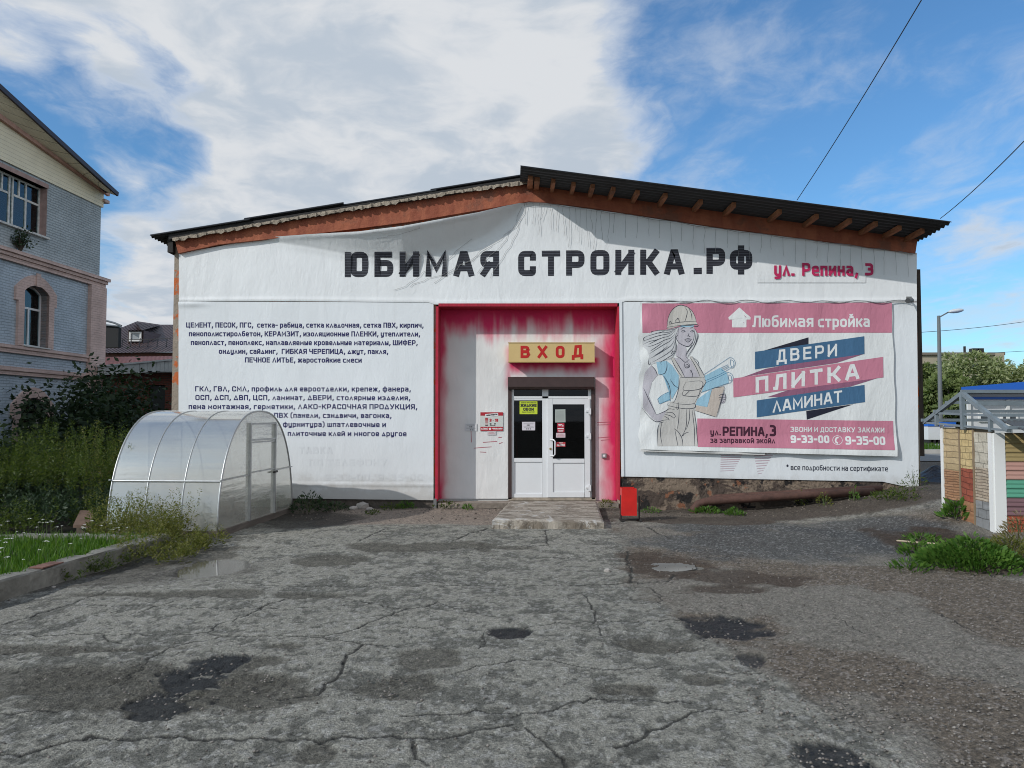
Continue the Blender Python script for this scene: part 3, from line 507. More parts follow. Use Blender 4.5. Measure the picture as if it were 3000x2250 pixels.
# string of icicle lights hanging over the gable
gl = thing('icicle_lights', P(1541, 600, FY-.05), 'wire string of icicle lights hanging from the gable edge over the banner', 'string lights')
mb = MB(); rr = random.Random(3)
mb.tube([P(px, np.interp(px, [p[0] for p in edge], [p[1] for p in edge]) + 2 + 2*math.sin(px*.05), FY-.06) for px in range(1541, 2686, 22)], .006, 5)
for px in list(range(1545, 1800, 17)) + list(range(1800, 2660, 33)):
    y0 = np.interp(px, [p[0] for p in edge], [p[1] for p in edge]) + 2; L_ = rr.uniform(45, 120) if px < 1800 else rr.uniform(40, 80); q = []; x = px
    for j in range(7): x += rr.gauss(0, 2.2 if px < 1800 else 1.0); q.append(P(x, y0 + L_*j/6, FY-.03))
    mb.tube(q, .0026, 4)
for (x0, y0), (x1, y1) in (((1540, 596), (1440, 815)), ((1535, 605), (1395, 800)), ((1525, 640), (1270, 830)), ((1440, 720), (1200, 840)), ((1380, 700), (1160, 850)), ((1240, 665), (1100, 700))):
    q = []
    for j in range(13): t = j/12; px = x0 + (x1-x0)*t + rr.gauss(0, 5); py = y0 + (y1-y0)*t**.8; r = tb_f(px, py); r.y -= .012; q.append(r)
    mb.tube(q, .0026, 4)
mb.build('wire', mat('wire_grey', (.30, .30, .30), .6), gl)
# left banner with the list of goods
lb = thing('goods_banner', P(900, 1460, FY), 'tall white banner listing building materials in small navy text, left of the entrance', 'banner')
mb = MB()
def lgrid(u, v):
    px = 523 + (1270-523)*u; bt = 1456 + 9*u; py = 884 + (bt-884)*v; q = P(px, py, FY + .004)
    q.y -= .018*math.exp(-((py - 1417 - 4*u)/3.5)**2) + (.022*ss(0, 1, (py - 1420)/45.0)) + .03*math.exp(-((px-560)/40.0)**2)*math.exp(-((py-890)/8.0)**2); return q
mb.grid(lgrid, 60, 120); mb.build('cloth', m_flat, lb, True)
S = 2.765; LX = lambda v: 500 + v/S; LY = lambda v: 850 + v/S
mb = MB()
for s, a, b, y in (('ЦЕМЕНТ, ПЕСОК, ПГС,  сетка- рабица, сетка кладочная, сетка ПВХ, кирпич,', 125, 2048, 303), ('пенополистиролбетон, КЕРАМЗИТ, изоляционные ПЛЕНКИ, утеплители,', 147, 2020, 374), ('пенопласт, пеноплекс, наплавляемые кровельные материалы, ШИФЕР,', 163, 2000, 445), ('ондулин, сайдинг,  ГИБКАЯ ЧЕРЕПИЦА, джут, пакля,', 390, 1762, 516), ('ПЕЧНОЕ ЛИТЬЕ, жаростойкие смеси', 602, 1547, 586),
                   ('ГКЛ, ГВЛ, СМЛ, профиль для евроотделки, крепеж, фанера,', 198, 1945, 820), ('ОСП, ДСП, ДВП, ЦСП, ламинат, ДВЕРИ, столярные изделия,', 200, 1940, 891), ('пена монтажная, герметики, ЛАКО-КРАСОЧНАЯ ПРОДУКЦИЯ,', 145, 1997, 964), ('ПВХ (панели, сэндвичи, вагонка,', 838, 1788, 1035), ('фурнитура) шпатлевочные и', 910, 1743, 1108), ('плиточные клей и многое другое', 948, 1910, 1182)):
    text(mb, s, LX(a), LY(y), LX(b), LY(y+2), 15.2, 3.0, plane(FY+.005), gap=1.0, rnd=1.0)
mb.build('lettering', m_navy, lb)
mb = MB()
for s, a, b, y in (('ТАВКА', 1040, 1310, 1325), ('ПО ТЕЛЕФОНУ', 1120, 1750, 1425), ('9-33-00, 9-35-00', 1245, 2045, 1545)): text(mb, s, LX(a), LY(y), LX(b), LY(y), 21, 5, plane(FY+.005, .003, .0002))
mb.build('faded_lettering', m_ghost, lb)
# right base banner, with the advertisement stretched over it
rb = thing('base_banner', P(2250, 1410, FY), 'white backing banner below the gable right of the entrance, with a footnote at lower right', 'banner')
MB().poly([(1822, -884), (2686, -886), (2692, -1434), (2585, -1411), (1828, -1396)], f=lambda a, b: P(a, -b, FY+.006)).build('cloth', m_flat, rb)
mb = MB(); text(mb, '* все подробности на сертификате', 2304, 1377, 2601, 1381, 15.5, 2.3, plane(FY+.007), gap=1.0); mb.build('lettering', m_line, rb)
mb = MB()
for x0, x1, y0, y1, xa, xb in ((2112, 2178, 1328, 1380, 2110, 2150), (2208, 2268, 1328, 1388, 2220, 2232)):
    for j in range(9):
        t = j/8; a = x0 + (xa-x0)*t; b = x1 + (xb-x1)*t; y = y0 + (y1-y0)*t; ribbon(mb, [(a, y), (b, y - 2)], 3.2 - 1.6*t, plane(FY+.007))
mb.build('worn_lettering', cloth('washed_out_print', (.50, .38, .43), .01), rb)
mb = MB(); mb.bar(P(1818, 884, FY), P(1824, 1396, FY), .05, .03); mb.build('edge_strip', m_flat, rb)
ad = thing('advertising_banner', P(2245, 1330, FY), 'pink and white advertising banner with a drawn woman in a hard hat and ribbon lettering', 'banner')
AY = FY - .035
def ay(px, py):                                         # slack cloth: bulges between its ties, lower hem sags forward
    u = (px-1875)/745.0; return .012*math.sin(u*31)*(.3 + abs(py-1105)/240.0) + .05*ss(1270, 1330, py)*(1 - ss(1335, 1352, py)*.4) + .025*(1 - ss(1878, 1905, px))*math.sin(py*.06)
def ad_f(px, py, lay=0): q = P(px, py, AY - .0035 - .0005*lay); q.y -= ay(px, py); return q
def adedge(u, v):
    l = 1874 + 3*math.sin(v*19) + 2*math.sin(v*47); r = 2613 + 14*v + 1.2*math.sin(v*23); t = 886 + 1.5*math.sin(u*60); b = 1316 + 21*u
    q = P(l + (r-l)*u, t + (b-t)*v, AY); q.y -= ay(l + (r-l)*u, t + (b-t)*v); return q
mb = MB(); mb.grid(adedge, 150, 90); mb.build('cloth', m_pw, ad, True)
def fills(name, m, polys, lay=0):
    mb = MB()
    for k, pts in enumerate(polys):                     # dense enough to lie on the slack cloth
        xs = [p[0] for p in pts]; ys = [p[1] for p in pts]
        mb.poly(pts, f=lambda a, b: Vector((a, b, 0)))
    import bmesh
    bm = bmesh.new()
    vs = [bm.verts.new(v) for v in mb.v]
    for f in mb.f:
        try: bm.faces.new([vs[i] for i in f])
        except ValueError: pass
    for _ in range(7):
        es = [e for e in bm.edges if e.calc_length() > 11]
        if not es: break
        bmesh.ops.subdivide_edges(bm, edges=es, cuts=1); bmesh.ops.triangulate(bm, faces=bm.faces)
    for v in bm.verts: v.co = ad_f(v.co.x, v.co.y, lay)
    me = bpy.data.meshes.new(name); bm.to_mesh(me); bm.free(); return link(name, me, m, ad, True)
K = 3.6075; D = lambda pts: [(1850 + a/K, 870 + b/K) for a, b in pts]
R = lambda s: [(1800 + float(p.split(',')[0])/2.4578, 850 + float(p.split(',')[1])/2.4578) for p in s.split()]
fills('pink_band', m_pink, [R('200,96 2000,90 2000,306 200,308'), R('596,924 2008,942 2014,1152 596,1128')], 1)
fills('dark_fold', m_ink, [R('1060,440 1396,340 1396,400'), R('1380,870 1384,932 1720,822')], 1)
fills('mauve_fold', m_mauve, [R('920,628 1090,566 1600,470 1800,458 1600,524 1000,612'), R('1100,770 1250,720 1720,640 1905,630 1700,694 1200,770')], 1)
fills('blue_ribbon', m_blue, [R('1012,444 1798,332 1800,460 1012,570'), R('1024,794 1800,682 1804,806 1024,916')], 2)
fills('pink_ribbon', m_pink, [R('856,636 1936,480 1938,628 858,772')], 3)
mb = MB()
T4 = lambda s, a, b, c, d_, cap, t, l, **k: text(mb, s, 1800 + a/2.4578, 850 + b/2.4578, 1800 + c/2.4578, 850 + d_/2.4578, cap/2.4578, t/2.4578, ad_f, lay0=l, **k)
T4('Любимая', 992, 268, 1432, 266, 84, 15, 3, gap=.9, alt='Л'); T4('стройка', 1466, 268, 1838, 266, 80, 15, 3, gap=.9, alt='л')
T4('ДВЕРИ', 1168, 520, 1604, 476, 90, 15, 4, gap=2.2, alt='Д'); T4('ПЛИТКА', 1016, 738, 1762, 640, 112, 24, 5, gap=1.8, alt='Л'); T4('ЛАМИНАТ', 1140, 882, 1640, 806, 84, 14, 4, gap=1.0)
T4('ЗВОНИ И ДОСТАВКУ ЗАКАЖИ', 1268, 1020, 1946, 1026, 36, 6.5, 3, gap=1.0, alt='Д'); T4('9-33-00', 1268, 1100, 1548, 1102, 56, 14, 3, gap=.8); T4('9-35-00', 1660, 1112, 1950, 1116, 62, 14, 3, gap=.8)
hs = [(900, 124), (980, 196), (978, 212), (950, 212), (950, 262), (946, 268), (852, 268), (848, 262), (848, 212), (826, 212), (822, 196)]
mb.poly([(1800 + a/2.4578, 850 + b/2.4578) for a, b in hs], f=lambda a, b: ad_f(a, b, 3))
mb.poly([(1800 + a/2.4578, 850 + b/2.4578) for a, b in ((1704, 192), (1690, 178), (1694, 170), (1704, 174), (1714, 170), (1718, 178))], f=lambda a, b: ad_f(a, b, 3))
c_ = (1606, 1080); ribbon(mb, [(1800 + (c_[0] + 34*math.cos(t))/2.4578, 850 + (c_[1] + 32*math.sin(t))/2.4578) for t in np.linspace(0, 2*math.pi, 25)[:-1]], 1.5, ad_f, True, 3)
ribbon(mb, [(1800 + a/2.4578, 850 + b/2.4578) for a, b in ((1616, 1060), (1600, 1064), (1592, 1080), (1596, 1096), (1608, 1102))], 4.5, ad_f, False, 3)
mb.build('lettering', m_pw, ad)
mb = MB(); ht = np.linspace(0, 2*math.pi, 30)
hp = [(905 + 2.6*16*math.sin(t)**3, 214 - 2.5*(13*math.cos(t) - 5*math.cos(2*t) - 2*math.cos(3*t) - math.cos(4*t))) for t in ht[:-1]]
ribbon(mb, [(1800 + a/2.4578, 850 + b/2.4578) for a, b in hp[10:] + hp[:8]], 3, ad_f, False, 5); mb.build('heart_outline', m_mauve, ad)
mb = MB(); T4('ул.', 690, 1046, 768, 1046, 46, 9, 3, gap=1.1); T4('РЕПИНА,', 780, 1050, 1104, 1052, 68, 14, 3, gap=.9); T4('3', 1118, 1052, 1166, 1054, 82, 18, 3); T4('за заправкой экойл', 688, 1100, 1156, 1104, 40, 7.5, 3, gap=1.0); mb.build('dark_lettering', m_maroon, ad)
# the drawn woman
fills('drawing_hair', cloth('hair_tone', (.56, .57, .58), .03), [D(q) for q in ([(480, 320), (370, 345), (290, 352), (205, 375), (140, 420), (118, 470), (120, 520), (165, 560), (185, 620), (178, 700), (205, 715), (300, 682), (420, 642), (465, 570), (462, 440), (505, 330)], [(655, 318), (690, 380), (692, 440), (668, 530), (625, 600), (590, 650), (578, 610), (640, 490), (655, 400)])], 2)
fills('drawing_skin', cloth('skin_tone', (.47, .45, .49), .03), [D(q) for q in ([(492, 318), (655, 312), (664, 400), (648, 470), (608, 518), (575, 520), (505, 485), (472, 430)], [(492, 482), (575, 522), (592, 640), (560, 690), (468, 622)], [(450, 640), (600, 650), (690, 720), (755, 848), (512, 855), (480, 740)], [(205, 722), (250, 770), (272, 830), (215, 900), (180, 1040), (262, 1245), (350, 1205), (405, 1180), (462, 1190), (470, 1262), (405, 1305), (300, 1325), (225, 1290), (120, 1170), (118, 960), (140, 800)], [(918, 1042), (975, 1008), (998, 1060), (985, 1120), (940, 1130)])], 2)
fills('drawing_blue', cloth('sky_blue_tone', (.30, .50, .62), .03), [D(q) for q in ([(262, 690), (370, 675), (430, 720), (500, 830), (495, 960), (430, 1080), (380, 960), (335, 830), (285, 815)], [(690, 1085), (850, 970), (800, 1162), (672, 1140)], [(280, 1070), (395, 1000), (412, 1090), (300, 1128)], [(768, 835), (940, 745), (1010, 800), (1030, 905), (735, 1005), (788, 900)], [(530, 300), (662, 296), (655, 316), (500, 318)])], 3)
fills('drawing_helmet', cloth('helmet_tone', (.52, .50, .46), .03), [D([(378, 310), (384, 240), (412, 165), (462, 108), (520, 86), (592, 106), (642, 152), (672, 214), (684, 265), (698, 292), (640, 298), (520, 300), (400, 336), (370, 330)])], 4)
fills('drawing_overalls', cloth('overall_tone', (.52, .505, .48), .03), [D(q) for q in ([(512, 850), (755, 848), (786, 895), (742, 1000), (692, 1090), (664, 1178), (692, 1400), (696, 1574), (270, 1574), (285, 1400), (312, 1310), (380, 1185), (412, 1110), (462, 1098), (505, 960)], [(420, 640), (452, 640), (560, 850), (512, 852)], [(612, 630), (636, 626), (775, 850), (720, 850)])], 4)
fills('drawing_board', cloth('beige_tone', (.52, .455, .40), .03), [D([(855, 968), (985, 945), (895, 1268), (672, 1200), (682, 1150), (802, 1165)])], 2)
def smooth_line(p, k=5):
    p = [Vector(q) for q in p]; out = []
    for i in range(len(p)-1):
        a, b, c, d_ = p[max(i-1, 0)], p[i], p[i+1], p[min(i+2, len(p)-1)]
        for j in range(k):
            t = j/k; out.append(.5*((2*b) + (c-a)*t + (2*a-5*b+4*c-d_)*t*t + (3*b-a-3*c+d_)*t**3))
    return [tuple(q) for q in out] + [tuple(p[-1])]
HAIR = '490,325 430,345 360,350 290,352 215,365;480,330 400,370 320,372 240,392 150,420;470,345 400,385 330,400 250,420 170,450 115,466;460,360 400,410 330,430 260,455 190,470 125,500;460,385 420,430 350,455 280,490 200,520 150,515;455,420 400,470 330,510 250,560 190,600;455,450 420,510 350,560 270,610 195,650;460,470 440,540 390,590 310,640 220,690;462,500 460,560 430,610 370,650 310,690 318,714;440,560 420,600 440,570 450,585;500,335 470,400 465,460 478,540 455,600 420,650 310,680;205,380 215,365 240,360;150,420 125,440 140,470;185,640 178,700 190,715 205,690;668,330 690,380 690,440 665,520 620,590 590,640;660,345 676,420 660,490 610,560 580,620;650,470 630,520 590,580 575,625 598,655;700,380 704,420 680,490 650,545;340,360 300,380 260,380;300,440 240,470 180,500;330,480 260,530 200,570;380,520 320,570 240,620'
BODY = '370,330 400,316 520,300 640,290 698,294 690,312 600,300 500,316 400,340 370,330;380,306 384,240 412,165 462,108 520,86 592,106 642,152 672,214 684,262;560,100 590,150 575,230 560,262;600,110 630,170 640,240;402,288 420,282 418,262 404,262 402,288;462,272 505,266 502,240 490,222 480,240 468,244 462,272;400,290 470,272 560,262 680,258;500,320 490,400 472,430 505,485 575,520 610,518 648,470 664,400 660,330;520,345 550,322 580,330;616,330 650,322;524,362 545,350 568,362 545,370 524,362;620,364 640,354 656,360 640,370 620,364;608,380 600,408 584,412;604,416 622,416;562,450 596,440 636,446;562,452 598,476 636,446;580,456 625,452;478,625 520,650 570,690 612,655;565,690 560,725 580,750 610,740 612,715 590,688;572,722 592,712 602,730 584,740 572,722;420,655 470,750 540,850;452,650 520,760 566,850;615,632 680,740 725,845;640,626 720,745 778,850;655,640 700,680 712,720;616,768 640,800 645,845;632,770 628,800;512,852 640,848 756,848;756,850 786,890 770,930 740,970 700,1060 660,1130;510,855 500,960 470,1070 440,1120;575,900 740,890 728,970 552,985 575,900;552,990 545,1040 700,1045 722,975;620,985 560,1045;408,1105 500,1130 600,1135 668,1130 664,1172 560,1180 440,1160 380,1140 408,1105;484,1122 500,1122 496,1180 480,1180 484,1122;205,720 250,770 275,830;370,680 375,740 350,805 278,825;340,830 400,940 420,1080;410,870 450,930 500,965;128,960 180,1080 262,1245;262,1245 350,1210 400,1182 460,1192;350,1225 430,1222 465,1262 440,1280;350,1240 410,1255 455,1285;340,1255 390,1285 400,1305;108,1170 190,1270 262,1318 340,1302 400,1296;300,1325 275,1400 268,1560;320,1320 305,1440 322,1570;340,1320 305,1330;505,1185 500,1300 485,1400;580,1185 584,1300 570,1400 530,1475;612,1185 610,1300 580,1400;656,1180 680,1330 692,1480 696,1575;640,1190 664,1400 660,1575;450,1390 490,1420 530,1475;460,1400 480,1520 484,1570;500,1430 535,1500 540,1575;530,1475 570,1440 605,1430;540,1470 560,1450'
BLUEL = '765,820 900,730 1035,640;790,880 930,820 1060,745;1035,640 1075,650 1098,700 1075,750 1045,740;1050,660 1078,680 1080,720 1060,740 1045,700 1050,660;785,905 900,855 1020,795;735,1008 900,955 1050,905;1020,795 1060,815 1075,860 1050,905;1030,820 1055,840 1055,880 1035,880 1025,850 1030,820;945,750 1020,715;950,765 1028,728;955,780 1036,740;275,1080 320,1040 400,1000;300,1130 410,1080;275,1080 290,1120 300,1130;335,835 385,930 412,1100'
HAND = '920,1045 950,1030 990,1035;918,1065 960,1058 998,1062;925,1085 965,1088 994,1080;935,1108 965,1112 980,1100;985,1010 998,1060 985,1120;985,950 940,1120 895,1270;992,960 905,1268;672,1200 895,1270;850,965 985,945'
mb = MB()
for grp, t in ((HAIR, 1.5), (BODY, 1.7), (HAND, 1.3)):
    for s in grp.split(';'):
        q = smooth_line([tuple(map(float, c.split(','))) for c in s.split()]); ribbon(mb, D(q), t, ad_f, False, 8, True)
mb.build('drawing_lines', m_line, ad)
mb = MB()
for s in BLUEL.split(';'): ribbon(mb, D(smooth_line([tuple(map(float, c.split(','))) for c in s.split()])), 1.1, ad_f, False, 7)
mb.build('drawing_blue_lines', mat('drawn_blue_line', (.05, .19, .33), .6), ad)
# bar in the lower hem, cable over the top of it
mb = MB(); a, b = P(1877, 1319, AY-.02), P(2240, 1330, AY-.02); mb.bar(a, b, .03, .04); mb.build('hem_bar', m_white, ad)
cb = tag(own(MB().tube([P(1880 + i*16, 884 + 3*math.sin(i*.9) - (2 if i % 9 < 4 else 0), FY-.05) for i in range(0, 50)], .009, 6).build('cable', mat('grey_cable', (.30, .31, .32), .6)), P(1880, 884, FY-.05)), 'thin grey cable strung along the top edge of the advertising banner', 'cable')
# ------------------------------------------------------------------ entrance
def spray(px, py):                                      # red spray paint fading into white cloth (1 = red)
    px = np.asarray(px, float); py = np.asarray(py, float)
    nn = fbm(px/26, py/60, 4, 3) - .5; dr = fbm(px/9, py/160, 3, 8) - .5
    top = 1 - ss(925, 1012 + 0*px, py + 50*nn + 45*dr); left = 1 - ss(1292, 1318, px + 26*nn); left *= ss(900, 960, py)*.75 + .25
    left *= .6 + .4*ss(1180, 1060, py) + .4*ss(1380, 1440, py)
    right = ss(1738, 1800, px + 34*nn + .10*np.abs(py-1180)*0)
    under = ss(1478, 1500, px)*ss(1770, 1742, px)*ss(1040, 1052, py)*ss(1110, 1062, py + 30*nn)
    sl_ = ss(1470, 1492, px + 10*nn)*ss(1500, 1492, px)*ss(1000, 1030, py)*ss(1160, 1120, py + 40*nn)*.7
    box = ss(1815, 1700, px)*ss(1738, 1750, px)*ss(990, 1010, py)*ss(1200, 1120, py + 60*nn)*.6
    return np.clip(np.maximum.reduce([top, left*.95, right, under, sl_*.8, box]), 0, 1)
m_spray = wrinkle(mat('spray_painted_cloth', (.7,)*3, .6, attr=True, spec=.3), .022)
def backdrop(name, x0, x1, y0, y1, parent, Y=BK):
    nu, nv = int((x1-x0)/3.2)+1, int((y1-y0)/3.2)+1; mb = MB()
    mb.grid(lambda u, v: P(x0 + (x1-x0)*u, y0 + (y1-y0)*v, Y), nu, nv); o = mb.build(name, m_spray, parent, True)
    U, V = np.meshgrid(np.linspace(x0, x1, nu+1), np.linspace(y0, y1, nv+1)); k = spray(U.ravel(), V.ravel())[:, None]
    st = (.9 + .2*fbm(U.ravel()/60, V.ravel()/60, 3, 4))[:, None]
    setcol(o, (np.array((.70, .695, .685))*(1-k) + np.array((.62, .020, .105))*k)*st); return o
bd = thing('entrance_cloth', P(1400, 1460, BK), 'white cloth around the shop door sprayed crimson along its top and sides', 'banner')
backdrop('cloth', 1284, 1488.5, 900, 1461, bd); backdrop('cloth', 1488.5, 1744.5, 900, 1106, bd); backdrop('cloth', 1744.5, 1812, 900, 1466, bd)
mb = MB()
for s in ('1388,1313 1410,1311 1440,1309', '1415,1296 1456,1293', '1460,1282 1470,1281', '1750,1238 1790,1236', '1750,1245 1788,1244', '1752,1283 1788,1280', '1760,1290 1786,1288', '1406,1324 1424,1325', '1462,1300 1472,1296', '1380,1262 1381,1296'):
    ribbon(mb, [tuple(map(float, c.split(','))) for c in s.split()], 1.8, plane(BK), False)
mb.build('torn_marks', mat('torn_red_mark', (.40, .09, .12), .7), bd)
# lightbox sign
m_cream = mat('cream_acrylic', (.60, .43, .185), .35, nz=(3, .05)); m_redp = mat('red_letter_film', (.48, .010, .006), .4)
SY = BK - .26
sg = thing('entrance_sign', P(1616, 1060, SY), 'cream box sign with red letters over the shop door', 'sign')
a, b = P(1490, 1005, SY), P(1742, 1060, SY); mb = MB(); mb.box(a.x, b.x, SY, BK-.004, b.z, a.z); mb.build('box', m_cream, sg)
mb = MB()
for ch, x0, x1 in (('В', 1525, 1552), ('Х', 1575, 1603), ('О', 1628, 1654), ('Д', 1675, 1708)): text(mb, ch, x0, 1049 if ch != 'Д' else 1048, x1, 1049 if ch != 'Д' else 1046, 36, 8.2, plane(SY), alt='Д', rnd=1.5)
mb.build('lettering', m_redp, sg)
mb = MB()
for q in ((1488.5, 1743.5, 1003, 1005.5), (1488.5, 1743.5, 1059.5, 1062)): a, b = P(q[0], q[2], SY), P(q[1], q[3], SY); mb.box(a.x, b.x, SY-.006, SY+.02, b.z, a.z)
mb.build('rim', mat('gold_rim', (.42, .28, .10), .4), sg)
# roller shutter box + guides
m_brown = mat('dark_brown_metal', (.050, .028, .026), .5, nz=(8, .2))
sh = thing('roller_shutter', P(1616, 1140, BK), 'dark brown roller shutter housing with side guides around the shop door', 'shutter')
a, b = P(1488, 1104, BK-.20), P(1742, 1133, BK-.20); mb = MB(); mb.prism([(BK-.005, a.z), (BK-.17, a.z), (BK-.20, a.z-.03), (BK-.20, b.z), (BK-.15, b.z-.05), (BK-.005, b.z-.05)], lambda y, z: (a.x, y, z), lambda y, z: (b.x, y, z)); mb.build('housing', m_brown, sh)
for x0, x1 in ((1489, 1499), (1732, 1743)):
    a, b = P(x0, 1140, BK-.05), P(x1, 1462, BK-.05); MB().box(a.x, b.x, BK-.06, BK-.004, b.z, a.z).build('guide', m_brown, sh)
# door
m_pvc = mat('white_upvc', (.70, .71, .72), .3, nz=(2, .03)); 
def glass(name, tint=(.5, .53, .55), fac=.5, rough=.02):
    m = bpy.data.materials.new(name); m.use_nodes = True; g = N(m.node_tree); m.node_tree.nodes.clear()
    t = g.new('ShaderNodeBsdfTransparent'); t.inputs[0].default_value = (*tint, 1); gl_ = g.new('ShaderNodeBsdfGlossy'); gl_.inputs[0].default_value = (.9, .95, 1, 1); gl_.inputs['Roughness'].default_value = rough
    lw = g.new('ShaderNodeFresnel'); lw.inputs[0].default_value = 1.5; mx = g.new('ShaderNodeMixShader'); g.put(mx.inputs[0], g.m('MULTIPLY', lw.outputs[0], fac*2))
    g.L.new(t.outputs[0], mx.inputs[1]); g.L.new(gl_.outputs[0], mx.inputs[2]); g.L.new(mx.outputs[0], g.new('ShaderNodeOutputMaterial').inputs[0]); return m
m_glass = glass('door_glass', (.40, .41, .43), .3)
DY = BK - .03; E = lambda x, y: (1450 + x/3.016, 950 + y/3.016)
def dbox(mb, x0, x1, y0, y1, Y0, Y1): a = P(*E(x0, y0), Y0); b = P(*E(x1, y1), Y0); return mb.box(a.x, b.x, Y0, Y1, b.z, a.z)
door = MB()
dr_ = None
def frame(mb, x0, x1, y0, y1, hx0, hx1, hy0, hy1, Y0, Y1):
    dbox(mb, x0, hx0, y0, y1, Y0, Y1); dbox(mb, hx1, x1, y0, y1, Y0, Y1); dbox(mb, hx0, hx1, y0, hy0, Y0, Y1); dbox(mb, hx0, hx1, hy1, y1, Y0, Y1)
mb = MB(); dbox(mb, 145, 168, 560, 1530, DY, BK+.05); dbox(mb, 822, 862, 560, 1530, DY, BK+.05); dbox(mb, 418, 472, 560, 655, DY, BK+.05); dbox(mb, 168, 822, 636, 655, DY, BK+.05); dbox(mb, 168, 822, 560, 572, DY, BK+.05); dbox(mb, 418, 472, 655, 1530, DY+.002, BK+.05)
dbox(mb, 168, 418, 655, 672, DY+.004, BK+.04); dbox(mb, 168, 418, 1182, 1216, DY+.004, BK+.04); dbox(mb, 168, 418, 1498, 1530, DY+.004, BK+.04)
dfr = mb.build('door_frame', m_pvc, shop)
mb = MB(); dbox(mb, 168, 418, 1216, 1498, DY+.022, BK+.03); mb.build('door_panel', m_pvc, dfr)
for q in ((168, 418, 572, 636), (472, 822, 572, 636), (168, 418, 672, 1182)): dbox(MB(), *q, DY+.03, DY+.036).build('pane', m_glass, dfr)
mb = MB(); LY0 = DY - .022; frame(mb, 464, 841, 657, 1529, 507, 791, 707, 1188, LY0, BK+.02); dbox(mb, 507, 512, 1188, 1500, LY0, BK+.02)
mb2 = MB(); dbox(mb2, 464, 512, 657, 1529, LY0, BK+.02); dbox(mb2, 791, 841, 657, 1529, LY0, BK+.02); dbox(mb2, 512, 791, 657, 707, LY0, BK+.02); dbox(mb2, 512, 791, 1188, 1224, LY0, BK+.02); dbox(mb2, 512, 791, 1484, 1529, LY0, BK+.02)
leaf = mb2.build('door_leaf', m_pvc, shop)
mb = MB(); dbox(mb, 512, 791, 1224, 1484, LY0+.02, BK+.01); mb.build('door_panel', m_pvc, leaf)
dbox(MB(), 512, 791, 707, 1188, LY0+.025, LY0+.031).build('pane', m_glass, leaf)
a, b = P(*E(532, 1022), LY0-.07), P(*E(532, 1162), LY0-.07); o_ = Vector((-.09, .07, 0)); mb = MB(); mb.tube([a + o_, a + Vector((-.03, 0, .0)), a + Vector((0, 0, -.03)), b + Vector((0, 0, .03)), b + Vector((-.03, 0, 0)), b + o_], .016, 10); mb.build('handle', m_pvc, leaf, True)
a = P(*E(490, 1100), LY0-.002); MB().tube([a + Vector((0, .004, 0)), a - Vector((0, .012, 0))], .022, 12).build('lock', mat('brass', (.5, .38, .16), .35, metal=1), leaf)
for y in (765, 985, 1442):
    mb = MB(); dbox(mb, 803, 826, y-8, y+10, LY0-.03, LY0); dbox(mb, 826, 850, y-22, y+32, LY0-.03, LY0-.001); mb.build('hinge', m_pvc, leaf)
mb = MB(); p0 = P(1744, 1455, BK); MB().box(DX0, DX1, BK-.06, BK+.05, DZ0-.05, P(*E(500, 1530), DY).z-.002).build('sill', mat('stained_sill', (.33, .28, .22), .8, nz=(8, .4)), shop)
# things stuck to the glass and walls
def paper(name, label, q, col, Y, lines=(), cat='notice', sub=None, skew=0):
    x0, x1, y0, y1 = q; c = [E(x0, y0), E(x1, y0 + skew), E(x1 - skew, y1 + skew), E(x0, y1)]
    mb = MB(); vs = [P(*p, Y) for p in c]; mb.add([v - Vector((0, .002, 0)) for v in vs] + vs, [(0, 1, 2, 3), (7, 6, 5, 4), (0, 4, 5, 1), (1, 5, 6, 2), (2, 6, 7, 3), (3, 7, 4, 0)])
    o = tag(own(mb.build(name, mat('paper_%d_%d_%d' % tuple(int(v*100) for v in col), col, .6)), vs[3]), label, cat)
    for nm, m, items in lines:
        mb = MB()
        for it in items:
            if isinstance(it[0], str): s, a, b, yb, cap, t = it; text(mb, s, E(a, 0)[0], E(0, yb)[1], E(b, 0)[0], E(0, yb)[1], cap/3.016, t/3.016, plane(Y-.002, .002), gap=.8)
            else: a, b, y, t = it; ribbon(mb, [E(a, y), E(b, y)], t/3.016, plane(Y-.002, .002))
        mb.build(nm, m, o)
    return o
GYL, GYR = DY+.026, LY0+.021
m_txt = mat('black_text', (.03,)*3, .6); m_txr = mat('red_text', (.45, .015, .03), .6); m_txw = mat('white_text', (.75,)*3, .6); m_txg = mat('grey_text', (.28,)*3, .6); m_redb = mat('red_board_print', (.40, .012, .025), .5)
paper('poster', 'lime-yellow poster with black lettering at the top of the left door pane', (218, 375, 680, 794), (.52, .62, .035), GYL, [('lettering', m_txt, [('ЖИДКИЕ', 226, 368, 730, 27, 7), ('ОБОИ', 250, 343, 764, 27, 7)]), ('small_lettering', mat('dull_green_text', (.16, .20, .03), .6), [('ЗДЕСЬ ПРОДАЮТСЯ', 230, 365, 697, 11, 2.2), ('СИЛК ПЛАСТЕР', 240, 350, 781, 11, 2.2)])], 'poster')
paper('notice', 'small white printed notice in the middle of the left door pane', (240, 355, 862, 937), (.62, .58, .62), GYL, [('text_lines', m_txg, [(250, 345, 874, 2), (258, 338, 880, 2), (252, 340, 905, 2), (256, 345, 912, 2)]), ('black_lettering', m_txt, [('9 00', 282, 306, 896, 10, 3), ('00 0', 276, 318, 929, 9, 3)])])
paper('notice', 'grey-green typed sheet at the top of the right door pane', (532, 622, 753, 868), (.36, .40, .37), GYR, [('text_lines', m_txg, [(545, 610, 768, 2)] + [(540, 612, 782 + 8*i, 1.5) for i in range(9)])], skew=-2)
